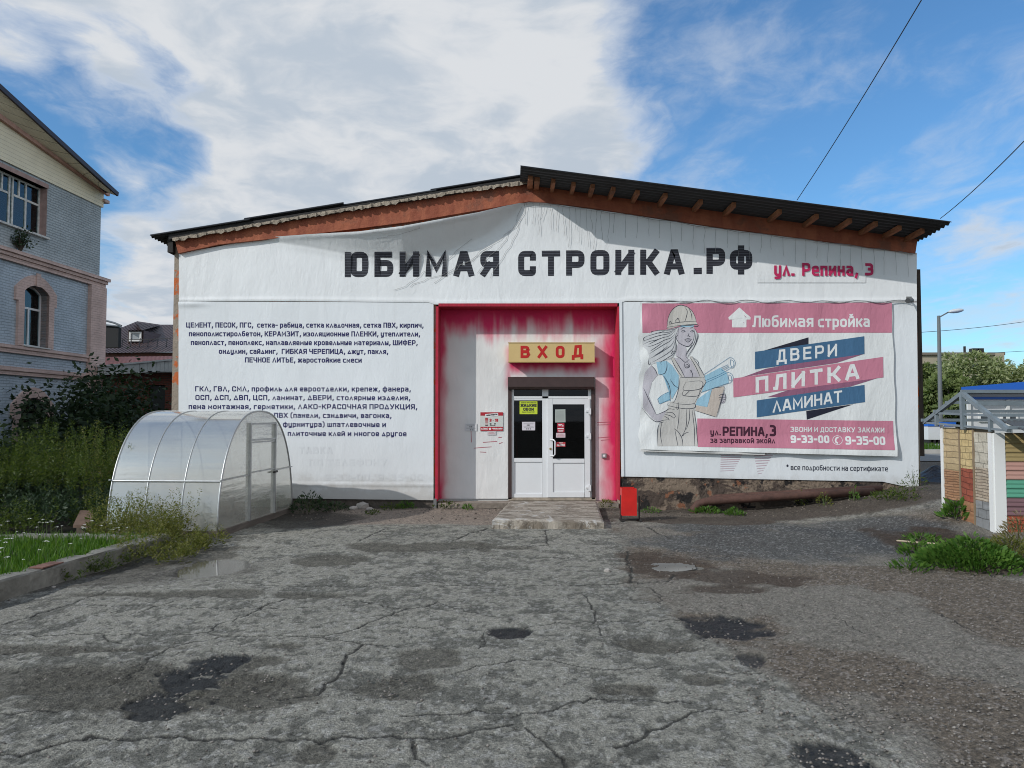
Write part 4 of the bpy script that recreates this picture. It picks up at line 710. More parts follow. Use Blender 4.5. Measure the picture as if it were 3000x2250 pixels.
paper('sticker', 'red sticker with a white drawing of a hand, upper one on the right door pane', (551, 613, 874, 913), (.45, .02, .045), GYR, [('white_drawing', m_txw, [(560, 595, 886, 6), (562, 585, 896, 4), (590, 606, 898, 8)])], 'sticker')
paper('sticker', 'red and white striped sticker below the hand sticker on the right door pane', (551, 613, 915, 955), (.42, .02, .045), GYR, [('white_band', m_txw, [(554, 608, 922, 9), (558, 604, 940, 4), (562, 600, 949, 3)])], 'sticker')
paper('notice', 'small pale pink note above the pull sticker on the right door pane', (540, 622, 960, 1001), (.62, .50, .53), GYR, [('text_lines', m_txr, [(556, 606, 971, 2), (548, 614, 981, 1.5), (548, 614, 989, 1.5)])])
paper('sticker', 'red pull sticker reading НА СЕБЯ beside the door handle', (542, 622, 1041, 1082), (.50, .05, .06), GYR, [('lettering', m_txw, [('ТЯНИ', 566, 598, 1053, 9, 2), ('НА СЕБЯ', 549, 616, 1076, 17, 3.5)])], 'sticker')
H = lambda x, y: ((1380 + x/11.06 - 1450)*3.016, (1180 + y/11.06 - 950)*3.016)
def hq(x0, x1, y0, y1): a, b = H(x0, y0), H(x1, y1); return (a[0], b[0], a[1], b[1])
def ht_(s, x0, x1, y, cap, t): a, b = H(x0, y), H(x1, y); return (s, a[0], b[0], a[1], cap*.2727, t*.2727)
def hl(x0, x1, y, t): a, b = H(x0, y), H(x1, y); return (a[0], b[0], a[1], t*.2727)
WY = BK - .012
paper('opening_hours_sign', 'white and red opening hours board on the cloth left of the shop door', hq(300, 1040, 305, 910), (.56, .58, .55), WY, [('red_band', m_redb, [hl(304, 1036, 362, 110), hl(304, 1036, 842, 130), hl(458, 552, 505, 28), hl(458, 552, 545, 28), hl(458, 552, 585, 28), hl(458, 552, 625, 28), hl(460, 552, 688, 22)]), ('black_band', m_txt, [hl(460, 552, 738, 26)]), ('red_lettering', m_txr, [ht_('9', 598, 662, 615, 100, 26), ht_('-', 700, 730, 618, 90, 12), ht_('18', 770, 880, 615, 100, 26)]),
      ('black_lettering', m_txt, [ht_('10', 600, 660, 712, 54, 13), ht_('17', 745, 800, 710, 54, 13), ht_('ВЫХОДНОЙ', 606, 785, 748, 24, 6)])], 'sign')
hs_ = [o for o in bpy.data.objects if o.name == 'opening_hours_sign'][0]
mb = MB()
for s, x0, x1, y, cap, t in (('ул. Репина, 3', 330, 545, 842, 34, 8), ('Любимая стройка', 678, 1015, 848, 38, 9)): text(mb, s, 1380 + x0/11.06, 1180 + y/11.06, 1380 + x1/11.06, 1180 + y/11.06, cap/11.06, t/11.06, plane(WY-.0025, .002), gap=.7)
q = [(615, 806), (660, 838), (640, 842), (640, 880), (585, 880), (585, 842), (565, 838)]; mb.poly([(1380 + a/11.06, 1180 + b/11.06) for a, b in q], f=lambda a, b: P(a, b, WY-.006))
for x0, x1, y in ((330, 550, 868), (720, 1000, 876)): ribbon(mb, [(1380 + x0/11.06, 1180 + y/11.06), (1380 + x1/11.06, 1180 + y/11.06)], .9, plane(WY-.0025, .002))
mb.build('white_lettering', m_txw, hs_)
mb = MB(); mb.poly([(1380 + a/11.06, 1180 + b/11.06) for a, b in ((455, 366), (872, 332), (884, 425), (470, 466))], f=lambda a, b: P(a, b, WY-.006)); mb.build('tilted_label', m_txw, hs_)
mb = MB(); text(mb, 'ЧАСЫ РАБОТЫ', 1380 + 488/11.06, 1180 + 432/11.06, 1380 + 850/11.06, 1180 + 396/11.06, 4.2, 1.0, plane(WY-.006, .003), gap=.7); mb.build('label_lettering', m_txt, hs_)
paper('notice', 'small white notice hung at the left of the opening hours board', (-265, -160, 878, 941), (.60, .60, .61), WY, [('text_lines', m_txg, [(-255, -170, 888, 2), (-250, -178, 895, 2), (-253, -172, 916, 2), (-253, -170, 922, 2)]), ('black_lettering', m_txt, [('9 00', -225, -200, 911, 10, 3), ('0-0', -222, -190, 937, 9, 3)])])
paper('notice', 'narrow white slip just under the opening hours board', hq(528, 800, 922, 1040), (.58, .55, .56), WY, [('text_lines', m_txr, [hl(570, 740, 950, 9), hl(560, 760, 980, 9), hl(550, 770, 1008, 7)])])
db = thing('door_bell', P(1770, 1343, BK-.03), 'small grey bell button box on the sprayed cloth right of the door', 'doorbell')
dbox(MB(), 944, 986, 1142, 1182, BK-.045, BK-.003).build('case', mat('grey_plastic', (.20, .20, .205), .5), db)
dbox(MB(), 954, 976, 1152, 1170, BK-.052, BK-.045).build('button', m_txw, db)
tg = tag(own(MB().prism([(1507, -1255), (1511, -1252), (1519, -1338), (1513, -1340)], lambda a, b: P(a, -b, 16.3), lambda a, b: P(a, -b, 16.3) + Vector((0, .03, 0))).build('leaning_board', mat('red_leaning_board', (.5, .02, .015), .5)), P(1514, 1340, 16.3)), 'narrow red board leaning behind the left door pane', 'board')
# ------------------------------------------------------------------ slab, bin, pipe
def conc(g, c, pos):
    f = g.noise(g.vm('MULTIPLY', pos, (1, 1.8, 1)), 2.6, 7, .7, .8); c = g.mix(g.rng(f, .42, .56), (.17, .14, .108), (.34, .30, .25)); return g.mix(g.rng(g.noise(pos, 1.7, 6, .7, 1), .57, .63), c, (.45, .43, .40))
m_slab = mat('worn_concrete_slab', (.2,)*3, .9, bump=(11, .035), extra=conc)
A_, B_, C__, D_ = P(1441, 1521, 12.35), P(1770, 1527, 12.35), P(1748, 1467, 15.05), P(1492, 1467, 15.05)
mb = MB(); nu, nv = 46, 50
def slab(u, v):
    a = A_.lerp(B_, u); b = D_.lerp(C__, u); q = a.lerp(b, v)
    ed = min(u, 1-u, v*1.7, (1-v)*1.7)*1.8; q.z -= .028*(1 - ss(0, .05, ed)) + .012*(fbm(np.float64(q.x*5), np.float64(q.y*5), 4, 6) - .5) + (.012*math.exp(-((v-.56)/.008)**2))
    if v == 0: q.y += .012*math.sin(u*40)
    return q
mb.grid(slab, nu, nv); k = len(mb.v)
ring = [j for j in range(nu+1)] + [(nu+1)*i + nu for i in range(1, nv+1)] + [(nu+1)*nv + j for j in range(nu-1, -1, -1)] + [(nu+1)*i for i in range(nv-1, 0, -1)]
mb.v += [(mb.v[i][0] + random.gauss(0, .006), mb.v[i][1] + random.gauss(0, .006), -.3) for i in ring]; m_ = len(ring); mb.f += [(ring[i], k+i, k+(i+1) % m_, ring[(i+1) % m_]) for i in range(m_)]; mb.mi += [0]*m_
tag(own(mb.build('concrete_slab', m_slab), (.6, 13.7, -.15)), 'worn sloping concrete slab forming a ramp to the shop door', 'ramp')
QY = 13.2
bn_ = thing('litter_bin', P(1845, 1527, QY), 'bright red metal litter bin hung in a black frame right of the door', 'litter bin')
a, b = P(1822, 1432, QY), P(1866, 1511, QY); m_binr = mat('red_painted_metal', (.55, .012, .008), .45, nz=(6, .12))
mb = MB(); mb.box(a.x, b.x, QY, QY+.006, b.z, a.z); mb.box(a.x, b.x, QY+.24, QY+.246, b.z, a.z+.01); mb.box(a.x, a.x+.006, QY+.006, QY+.24, b.z, a.z); mb.box(b.x-.006, b.x, QY+.006, QY+.24, b.z, a.z); mb.box(a.x+.006, b.x-.006, QY+.006, QY+.24, b.z, b.z+.006); mb.build('bin_box', m_binr, bn_)
m_blk = mat('black_steel_frame', (.02, .018, .017), .55); g0 = float(gz(1.9, QY))
for px in (1817.5, 1870.5):
    x = PX(px, QY+.12); z1 = a.z - .12 if px < 1840 else a.z - .13; mb = MB(); mb.bar((x, QY+.12, g0+.015), (x, QY+.12, z1), .025); mb.bar((x, QY-.06, g0+.012), (x, QY+.32, g0+.012), .03); mb.build('leg', m_blk, bn_)
mb = MB(); xa, xb = PX(1817.5, QY+.12), PX(1870.5, QY+.12); mb.bar((xa, QY+.12, g0+.025), (xb, QY+.12, g0+.025), .02); mb.build('crossbar', m_blk, bn_)
mb = MB(); mb.tube([(a.x+.02, QY+.12, a.z), (a.x+.03, QY+.12, a.z+.09), (b.x-.03, QY+.12, a.z+.09), (b.x-.02, QY+.12, a.z)], .006, 6); mb.build('wire_handle', m_blk, bn_)
m_rust = mat('rusty_pipe', (.080, .038, .028), .8, nz=(6, .4), bump=(25, .006))
for i, (pts, lab) in enumerate(((((2031, 1512), (2033, 1490), (2046, 1476), (2066, 1470), (2330, 1452), (2560, 1440)), 'rusty brown pipe along the plinth, front one of the pair with its elbow at left'), (((2060, 1505), (2061, 1486), (2072, 1470), (2095, 1460), (2330, 1446), (2582, 1431)), 'rusty brown pipe tight against the plinth, the back one of the pair'))):
    Y = 14.86 if i == 0 else 15.06; q = smooth_line([tuple(P(*p, Y)) for p in pts], 5) if False else [P(*p, Y) for p in pts]
    tag(own(MB().tube(q, .075, 12).build('pipe', m_rust, smooth=True), q[0]), lab, 'pipe', 'rusty pipes along the plinth')
# ------------------------------------------------------------------ old brick house on the left
LT = math.hypot(.0444, 1); T_ = Vector((.0444/LT, 1/LT, 0)); N_ = Vector((1/LT, -.0444/LT, 0)); O_ = Vector((-14 + .0444*2.3, 26.3, 0))
def W(s, nn, z): return O_ + T_*s + N_*nn + Vector((0, 0, z))
def PW(px, py, nn=0):
    a, b, c = ray(px, py); k = (O_.dot(N_) + nn)/(a*N_.x + b*N_.y); q = Vector((a*k, b*k, 0)) - O_; return (q.dot(T_), CZ + c*k)
house = thing('brick_house', W(-5, 0, -.3), 'old two-storey house of blue-painted brick with pink trim and a cream boarded gable', 'building')
def brickmat(name, c1, c2, mort, bw=.26, bh=.078, axes='yz', ms=.012, bdist=.012, patch=None):
    if name in MATS: return MATS[name]
    m = bpy.data.materials.new(name); m.use_nodes = True; g = N(m.node_tree); b = m.node_tree.nodes['Principled BSDF']
    pos = g.new('ShaderNodeNewGeometry').outputs['Position']; sp = g.new('ShaderNodeSeparateXYZ'); g.put(sp.inputs[0], pos)
    cb_ = g.new('ShaderNodeCombineXYZ'); wob = g.m('MULTIPLY', g.m('SUBTRACT', g.noise(pos, 2.2, 4), .5), .075)
    g.put(cb_.inputs[0], sp.outputs[1 if axes[0] == 'y' else 0]); g.put(cb_.inputs[1], g.m('ADD', sp.outputs[2], wob))
    br = g.new('ShaderNodeTexBrick'); br.inputs['Scale'].default_value = 1; br.inputs['Brick Width'].default_value = bw; br.inputs['Row Height'].default_value = bh; br.inputs['Mortar Size'].default_value = ms; br.inputs['Mortar Smooth'].default_value = .4
    g.put(br.inputs['Vector'], cb_.outputs[0]); br.inputs['Color1'].default_value = (*c1, 1); br.inputs['Color2'].default_value = (*c2, 1); br.inputs['Mortar'].default_value = (*mort, 1)
    k = g.rng(g.noise(pos, 1.1, 6, .7), .3, .7, .78, 1.16, False); kk = g.new('ShaderNodeCombineXYZ'); [g.put(kk.inputs[i], k) for i in range(3)]
    c = g.mix(1, br.outputs['Color'], kk.outputs[0], 'MULTIPLY')
    if patch: c = g.mix(g.rng(g.noise(pos, patch[0], 6, .7), .60, .66), c, patch[1])
    g.put(b.inputs['Base Color'], c); b.inputs['Roughness'].default_value = .85
    bn = g.new('ShaderNodeBump'); bn.inputs['Distance'].default_value = bdist; g.put(bn.inputs['Height'], g.m('ADD', g.m('MULTIPLY', br.outputs['Fac'], -1), g.m('MULTIPLY', g.noise(pos, 18, 4), .5))); g.L.new(bn.outputs[0], b.inputs['Normal'])
    MATS[name] = m; return m
m_bb = brickmat('blue_painted_brick', (.45, .53, .61), (.48, .56, .635), (.36, .43, .49), bdist=.010); m_bb2 = brickmat('grey_blue_brick', (.43, .485, .51), (.46, .515, .54), (.33, .375, .40), bdist=.013)
m_pk = brickmat('pink_painted_trim', (.62, .46, .41), (.66, .49, .44), (.56, .41, .36), bdist=.006, ms=.006)
def arch(s0, s1, z0, zs, za, k=10):                     # window outline with a segmental head
    return [(s0, z0), (s1, z0), (s1, zs)] + [(s1 + (s0-s1)*i/k, zs + (za-zs)*math.sin(math.pi*i/k)**.8) for i in range(1, k)] + [(s0, zs)]
ZC = 6.34; S0 = -15.6
w2 = [arch(s - 1.09, s, 3.72, 5.30, 5.52) for s in (-3.2, -6.4, -9.6, -12.8)]; w1 = [arch(s - 1.12, s, .7, 1.95, 2.22) for s in (-3.2, -6.4, -9.6, -12.8)]
w3 = [[(s - 2.75, 7.06), (s, 7.06), (s, 8.55), (s - 2.75, 8.55)] for s in (-3.34, -8.8)]
mb = MB(); mb.prism([(S0, -.5), (-.3, -.5), (-.3, ZC), (S0, ZC)], lambda s, z: W(s, 0, z), lambda s, z: W(s, -.3, z), w1 + w2); mb.box(S0, -.3, -12, -.31, -.5, ZC, W); mb.build('wall', m_bb, house)
mb = MB(); mb.prism([(S0, ZC+.005), (-.52, ZC+.005), (-.52, 8.76), (S0, 8.76)], lambda s, z: W(s, 0, z), lambda s, z: W(s, -.3, z), w3); mb.box(S0, -.52, -12, -.31, ZC+.005, 8.9, W); mb.build('wall', m_bb2, house)
mb = MB()
for nn, z0, z1 in ((.10, 6.02, 6.14), (.15, 6.145, 6.24), (.21, 6.245, 6.345)): mb.box(S0, -.30 + (nn-.1), -.0, nn, z0, z1, W)
mb.build('cornice', m_pk, house)
for z0, z1, z2 in ((3.46, 3.58, 3.68), (2.84, 2.95, 3.07)):
    mb = MB(); mb.box(S0, -1.16, 0, .07, z0, z1, W); mb.box(S0, -1.16, 0, .11, z1+.003, z2, W); mb.build('belt_course', m_pk, house)
mb = MB(); mb.box(-1.15, -.28, -.1, .13, -.5, 6.02, W); mb.build('corner_pilaster', m_pk, house)
m_cg = glass('curtained_glass', (.55, .72, .70), .6, .05); m_curt = mat('pale_curtain', (.60, .72, .70), .9, nz=(5, .25), stretch=(1, 8, .4)); m_oldw = mat('weathered_white_frame', (.66, .65, .62), .7, nz=(9, .35)); m_shd = mat('unlit_room', (.05, .055, .06), .9)
def win(o, s0, s1, z0, zs, za, frame_m, split, dep=.18, curtain=True):
    """casement window in an opening: frame with mullions, glass, curtain; surround and sill"""
    q = arch(s0, s1, z0, zs, za) if za > zs else [(s0, z0), (s1, z0), (s1, zs), (s0, zs)]
    mb = MB(); fw = .055
    qi = arch(s0+fw, s1-fw, z0+fw, zs, za-fw) if za > zs else [(s0+fw, z0+fw), (s1-fw, z0+fw), (s1-fw, zs-fw), (s0+fw, zs-fw)]
    mb.prism(q, lambda s, z: W(s, -dep, z), lambda s, z: W(s, -dep-.06, z), [qi])
    for kind, v, a, b in split:
        if kind == 'v': mb.box(v-.03, v+.03, -dep-.055, -dep-.004, a, b, W)
        else: mb.box(a, b, -dep-.052, -dep-.007, v-.03, v+.03, W)
    fo = mb.build('window', frame_m, o)
    MB().prism(qi, lambda s, z: W(s, -dep-.03, z), lambda s, z: W(s, -dep-.036, z)).build('pane', m_cg, fo)
    mb = MB(); mb.prism(q, lambda s, z: W(s, -dep-.13, z), lambda s, z: W(s, -dep-.15, z)); mb.build('curtain' if curtain else 'dark_room', m_curt if curtain else m_shd, fo)
for i, s in enumerate((-3.2, -6.4, -9.6, -12.8)):
    win(house, s-1.09, s, 3.72, 5.30, 5.52, m_pvc, (('v', s-.54, 3.75, 4.82), ('h', 4.85, s-1.05, s-.04)))
    for z0, zs, za, wd in ((3.70, 5.30, 5.52, 1.09), (.7, 1.95, 2.22, 1.12)):
        i0 = [(s-wd, z0), (s-wd, zs)] + [(s - wd + wd*j/10, zs + (za-zs)*math.sin(math.pi*j/10)**.8) for j in range(1, 10)] + [(s, zs), (s, z0)]
        o0 = [(s-wd-.25, z0), (s-wd-.25, zs-.32), (s-wd-.36, zs-.32), (s-wd-.36, zs+.06)] + [(s - wd - .3 + (wd+.6)*j/8, zs + .08 + (za-zs+.22)*math.sin(math.pi*j/8)**.8) for j in range(1, 8)] + [(s+.36, zs+.06), (s+.36, zs-.32), (s+.25, zs-.32), (s+.25, z0)]
        mb = MB(); mb.prism(o0 + i0[::-1], lambda a, z: W(a, .075, z), lambda a, z: W(a, -.02, z))
        # painted reveal inside the opening
        for a, b in zip(i0[:-1], i0[1:]): mb.add([W(a[0], .074, a[1]), W(b[0], .074, b[1]), W(b[0], -.18, b[1]), W(a[0], -.18, a[1])], [(0, 1, 2, 3)])
        if z0 > 3: mb.box(s-wd/2-.09, s-wd/2+.09, .075, .11, za-.03, za+.36, W)
        mb.build('window_surround', m_pk, house)
    MB().box(s-1.12, s+.03, -.17, .14, 3.68, 3.715, W).build('window_sill', m_white, house)
    win(house, s-1.12, s, .7, 1.95, 2.22, m_oldw, (('v', s-.56, .75, 1.35), ('h', 1.38, s-1.08, s-.04)), curtain=False)
for s in (-3.34, -8.8):
    win(house, s-2.75, s, 7.06, 8.55, 8.55, m_oldw, (('v', s-.62, 7.1, 8.5), ('v', s-1.18, 7.1, 8.5), ('v', s-1.32, 7.1, 8.5), ('v', s-2.0, 7.1, 8.5), ('h', 8.02, s-1.14, s-.04), ('h', 8.02, s-2.7, s-1.36), ('v', s-.92, 8.05, 8.5), ('v', s-1.62, 8.05, 8.5)), .2, curtain=False)
    mb = MB(); mb.add([W(s+.003, .01, 7.0), W(s+.003, .01, 8.6), W(s+.003, -.2, 8.6), W(s+.003, -.2, 7.0)], [(0, 1, 2, 3)]); mb.box(s-.004, s, -.2, .015, 7.02, 8.55, W); mb.box(s-2.9, s+.05, -.2, .02, 8.55, 8.68, W); mb.build('window_surround', mat('dusty_pink_reveal', (.40, .27, .245), .8, nz=(6, .2)), house)
    MB().box(s-2.8, s+.06, -.19, .10, 7.0, 7.055, W).build('window_sill', m_oldw, house)
# gable clad with cream boards, boarded eave over it, purple-brown roof edge
def boards(g, c, pos):
    s = g.new('ShaderNodeSeparateXYZ'); g.put(s.inputs[0], pos); v = g.m('FRACT', g.m('DIVIDE', s.outputs[2], .118)); return g.mix(g.rng(v, .0, .10, 1, 0), c, (.30, .26, .18))
m_cs = mat('cream_board_siding', (.86, .78, .58), .6, nz=(1.2, .10), extra=boards)
SA = -8.1; zt = lambda s: 9.28 + (abs(-.25-s) if s > SA else abs(-.25 - (2*SA - s)))*.116; ze = lambda s: 9.12 + (abs(-.6-s) if s > SA else abs(-.6 - (2*SA-s)))*.222
mb = MB(); mb.prism([(S0, 8.76), (-.44, 8.76), (-.44, zt(-.44)), (SA, zt(SA)), (S0, zt(S0))], lambda s, z: W(s, .04, z), lambda s, z: W(s, -.25, z)); mb.build('gable_siding', m_cs, house)
mb = MB()
for sa, sb in ((-.5, SA), (SA, 2*SA + .5)):
    mb.grid(lambda u, v: W(sa + (sb-sa)*u, .05 + .47*v, zt(sa + (sb-sa)*u)*(1-v) + ze(sa + (sb-sa)*u)*v), 8, 6)
mb.build('boarded_eave', m_cs, house)
mb = MB()
for sa, sb in ((-.25, SA), (SA, 2*SA + .25)): mb.bar(W(sa, .09, zt(sa)), W(sb, .09, zt(sb)), .10, .16)
mb.build('rake_trim', mat('faded_pink_board', (.50, .30, .24), .75, nz=(4, .2)), house)
m_pr = mat('dark_purple_roof_metal', (.030, .024, .042), .5, nz=(2, .2))
mb = MB(); 
for sa, sb in ((-.5, SA), (SA, 2*SA + .5)):
    mb.bar(W(sa, .56, ze(sa) + .05), W(sb, .56, ze(sb) + .05), .06, .14); mb.add([W(sa, .585, ze(sa)+.125), W(sb, .585, ze(sb)+.125), W(sb, -12.5, ze(sb)+.125), W(sa, -12.5, ze(sa)+.125), W(sa, .585, ze(sa)+.10), W(sb, .585, ze(sb)+.10), W(sb, -12.5, ze(sb)+.10), W(sa, -12.5, ze(sa)+.10)], [(0, 1, 2, 3), (7, 6, 5, 4)])
mb.build('roof', m_pr, house)
mb = MB(); mb.box(-.5, -.22, -11.5, .12, 8.95, 9.05, W); mb.build('eave_board', m_pk, house)
# ------------------------------------------------------------------ buildings behind, between house and shop
m_tile = None
def tilemat(name, c, per, rowd, ax):
    m = mat(name, c, .55, nz=(1.5, .2)); g = N(m.node_tree); b = m.node_tree.nodes['Principled BSDF']; pos = g.new('ShaderNodeNewGeometry').outputs['Position']; s = g.new('ShaderNodeSeparateXYZ'); g.put(s.inputs[0], pos)
    v = g.m('ADD', g.m('SINE', g.m('MULTIPLY', s.outputs[ax], 2*math.pi/per)), g.m('MULTIPLY', g.m('FRACT', g.m('DIVIDE', s.outputs[2], rowd)), -2.2))
    bn = g.new('ShaderNodeBump'); bn.inputs['Distance'].default_value = .06; g.put(bn.inputs['Height'], v); g.L.new(bn.outputs[0], b.inputs['Normal']); return m
m_brown = tilemat('brown_metal_tile', (.062, .036, .034), .23, .18, 0); m_redt = tilemat('red_ribbed_roof', (.185, .055, .042), .2, .25, 0); m_rb = brickmat('dark_red_brick', (.16, .05, .032), (.20, .068, .045), (.11, .08, .07), axes='xz', bdist=.01)
th_ = thing('tiled_roof_house', P(400, 1230, 46), 'distant house with brown metal-tile roof and a small white dormer window', 'building')
def Q(px, py, Y): return P(px, py, Y)
mb = MB(); R0 = [Q(280, 1035, 44), Q(560, 1030, 44), Q(560, 951, 52), Q(470, 951, 52), Q(402, 941, 53), Q(360, 958, 51), Q(280, 970, 50)]
mb.poly([(p.x, p.y) for p in R0], f=lambda a, b: min(R0, key=lambda r: (r.x-a)**2 + (r.y-b)**2)); mb.build('roof', m_brown, th_)
mb = MB(); mb.box(Q(280, 1035, 44).x, Q(560, 1035, 44).x, 44.3, 56, -.5, Q(300, 1035, 44.3).z + .06); mb.build('wall', m_rb, th_)
mb = MB(); a, b = Q(378, 972, 46.2), Q(413, 1000, 46.2); mb.box(a.x-.12, b.x+.1, 46.3, 50, b.z-.2, a.z+.1); mb.build('dormer', m_brown, th_)
mb = MB(); pk_ = Q(398, 945, 45.9); L0, R1 = Q(372, 970, 45.9), Q(470, 953, 51.5); mb.add([L0, pk_, Q(415, 968, 45.9), Q(470, 953, 51.5), Q(400, 942, 52.5)], [(0, 1, 4), (1, 2, 3, 4)]); mb.build('dormer_roof', m_brown, th_)
mb = MB(); fw = .1; mb.prism([(a.x, b.z), (b.x, b.z), (b.x, a.z), (a.x, a.z)], lambda x, z: (x, 46.2, z), lambda x, z: (x, 46.32, z), [[(a.x+fw, b.z+fw), (b.x-fw, b.z+fw), (b.x-fw, a.z-fw), (a.x+fw, a.z-fw)]]); dw = mb.build('dormer_window', m_white, th_)
MB().box(a.x+fw, b.x-fw, 46.26, 46.28, b.z+fw, a.z-fw).build('pane', mat('dusty_pane', (.30, .31, .32), .2), dw)
mb = MB()
for px in (333, 357, 382, 408, 433, 460, 487): p = Q(px, 1015, 44.6); q = Q(px+3, 992, 45.2); mb.bar(p, q, .05)
mb.bar(Q(318, 997, 45), Q(500, 992, 45), .035); mb.build('snow_guard', m_blk, th_)
hb = thing('shed_dormer', Q(325, 1015, 40), 'dark box-shaped roof structure with glazed curved top beside the blue brick house', 'building')
mb = MB(); a, b = Q(300, 952, 40), Q(346, 1018, 40); mb.prism([(a.x-1, b.z), (b.x, b.z), (b.x, Q(352, 958, 40).z), (a.x-1, Q(300, 950, 40).z)], lambda x, z: (x, 40, z), lambda x, z: (x, 40.3, z)); mb.build('body', mat('black_cladding', (.012, .012, .013), .8), hb)
mb = MB(); mb.tube([Q(298, 941, 40), Q(312, 940, 40), Q(335, 946, 40), Q(356, 955, 40)], .06, 6); mb.prism([(a.x-1, Q(300, 949, 40).z), (b.x, Q(352, 957, 40).z), (b.x, Q(352, 954, 40).z), (a.x-1, Q(300, 943, 40).z)], lambda x, z: (x, 39.9, z), lambda x, z: (x, 40.3, z)); mb.build('glazed_top', mat('pale_glazing', (.16, .175, .19), .25), hb)
rs = thing('red_roof_annexe', Q(400, 1230, 33), 'low annexe with faded red ribbed roof behind the grey metal fascia', 'building')
mb = MB(); mb.add([Q(270, 1090, 31), Q(600, 1080, 31), Q(600, 1042, 37), Q(270, 1046, 37)], [(0, 1, 2, 3)]); mb.build('roof', m_redt, rs)
mb = MB(); mb.box(Q(270, 1090, 31).x, Q(600, 1090, 31).x, 31.2, 37, -.5, Q(400, 1092, 31.2).z-.1); mb.build('wall', m_rb, rs)
ob = thing('brick_outbuilding', Q(400, 1300, 26), 'dark brick outbuilding with sloping grey metal fascia between house and shop', 'building')
fY = 25.6; A0, A1, A2, A3 = Q(263, 1078, fY), Q(520, 1054, fY), Q(520, 1086, fY), Q(263, 1101, fY)
m_fas = mat('grey_ribbed_metal', (.50, .54, .55), .5, nz=(2, .15)); mb = MB(); npan = 21
for i in range(npan):
    u0, u1 = i/npan, (i+.94)/npan; vs = [A0.lerp(A1, u0), A0.lerp(A1, u1), A3.lerp(A2, u1), A3.lerp(A2, u0)]; mb.add([v + Vector((0, -.02 - .012*(i % 2), 0)) for v in vs] + [v + Vector((0, .03, 0)) for v in vs], [(0, 1, 2, 3), (0, 4, 5, 1), (1, 5, 6, 2), (2, 6, 7, 3), (3, 7, 4, 0)])
mb.bar(A0 + Vector((-.05, -.02, .02)), A1 + Vector((.1, -.02, .02)), .12, .05); mb.build('metal_fascia', m_fas, ob)
mb = MB(); mb.prism([(A3.x+.02, -.6), (A2.x, -.6), (A2.x, A2.z+.1), (A3.x+.02, A3.z+.1)], lambda x, z: (x, fY+.5, z), lambda x, z: (x, fY+3.5, z), [[(Q(436, 1100, fY+.5).x, -.2), (Q(484, 1100, fY+.5).x, -.2), (Q(484, 1128, fY+.5).x, Q(480, 1128, fY+.5).z), (Q(436, 1128, fY+.5).x, Q(480, 1128, fY+.5).z)]]); mb.build('wall', m_rb, ob)
mb = MB(); mb.box(A3.x-.3, A2.x+.2, fY-.02, fY+4, A3.z+.12, A3.z+.16); mb.build('roof', m_fas, ob)
mb = MB(); mb.box(Q(437, 1100, fY+.5).x, Q(483, 1100, fY+.5).x, fY+.62, fY+.68, -.2, Q(480, 1130, fY+.5).z); mb.build('door', mat('dark_green_door', (.035, .045, .043), .6), ob)
# ------------------------------------------------------------------ greenhouse
def poly_carb():
    m = bpy.data.materials.new('ribbed_polycarbonate'); m.use_nodes = True; g = N(m.node_tree); m.node_tree.nodes.clear(); pos = g.new('ShaderNodeNewGeometry').outputs['Position']
    bn = g.new('ShaderNodeBump'); bn.inputs['Distance'].default_value = .007; bn.inputs['Strength'].default_value = .7; g.put(bn.inputs['Height'], g.m('ADD', g.noise(g.vm('MULTIPLY', pos, (.6, 1, 9)), 1.6, 3, .5), g.m('MULTIPLY', g.noise(g.vm('MULTIPLY', pos, (40, 40, 1)), 2, 2), .05)))
    tr = g.new('ShaderNodeBsdfTransparent'); tr.inputs[0].default_value = (.80, .82, .77, 1); df = g.new('ShaderNodeBsdfDiffuse'); df.inputs[0].default_value = (.70, .70, .67, 1); tl = g.new('ShaderNodeBsdfTranslucent'); tl.inputs[0].default_value = (.82, .82, .77, 1)
    gl_ = g.new('ShaderNodeBsdfGlossy'); gl_.inputs[0].default_value = (1, .985, .95, 1); gl_.inputs['Roughness'].default_value = .15; g.L.new(bn.outputs[0], gl_.inputs['Normal'])
    m1 = g.new('ShaderNodeMixShader'); m1.inputs[0].default_value = .48; g.L.new(df.outputs[0], m1.inputs[1]); g.L.new(tl.outputs[0], m1.inputs[2])
    m2 = g.new('ShaderNodeMixShader'); m2.inputs[0].default_value = .40; g.L.new(m1.outputs[0], m2.inputs[1]); g.L.new(tr.outputs[0], m2.inputs[2])
    lw = g.new('ShaderNodeLayerWeight'); lw.inputs[0].default_value = .42; g.L.new(bn.outputs[0], lw.inputs['Normal']); m3 = g.new('ShaderNodeMixShader'); g.put(m3.inputs[0], g.m('MULTIPLY_ADD', lw.outputs['Facing'], .80, .07)); g.L.new(m2.outputs[0], m3.inputs[1]); g.L.new(gl_.outputs[0], m3.inputs[2])
    g.L.new(m3.outputs[0], g.new('ShaderNodeOutputMaterial').inputs[0]); return m
m_pc = poly_carb(); m_galv = mat('galvanised_tube', (.42, .43, .43), .4, metal=.6, nz=(8, .15)); m_base = mat('weathered_base_timber', (.12, .10, .085), .85, nz=(4, .4), stretch=(.4, .4, 3))
GX1, GX0, GYc, GW, GZ, GH = -4.27, -5.97, 13.13, 1.56, -.05, 1.80
gh = thing('greenhouse', (-5.1, GYc, GZ-.08), 'small arched greenhouse of translucent polycarbonate on a timber base, left of the goods banner', 'greenhouse')
def gx1(y): return GX1 + .045*(y - 11.6)
def arcp(a):                                            # a: 0..1 round the arch
    t = a*2 - 1; u = math.sin(t*math.pi/2); u = math.copysign(abs(u)**.92, u); return GYc + GW*u, GZ + GH*(max(0, 1 - abs(u)**2.5))**.5
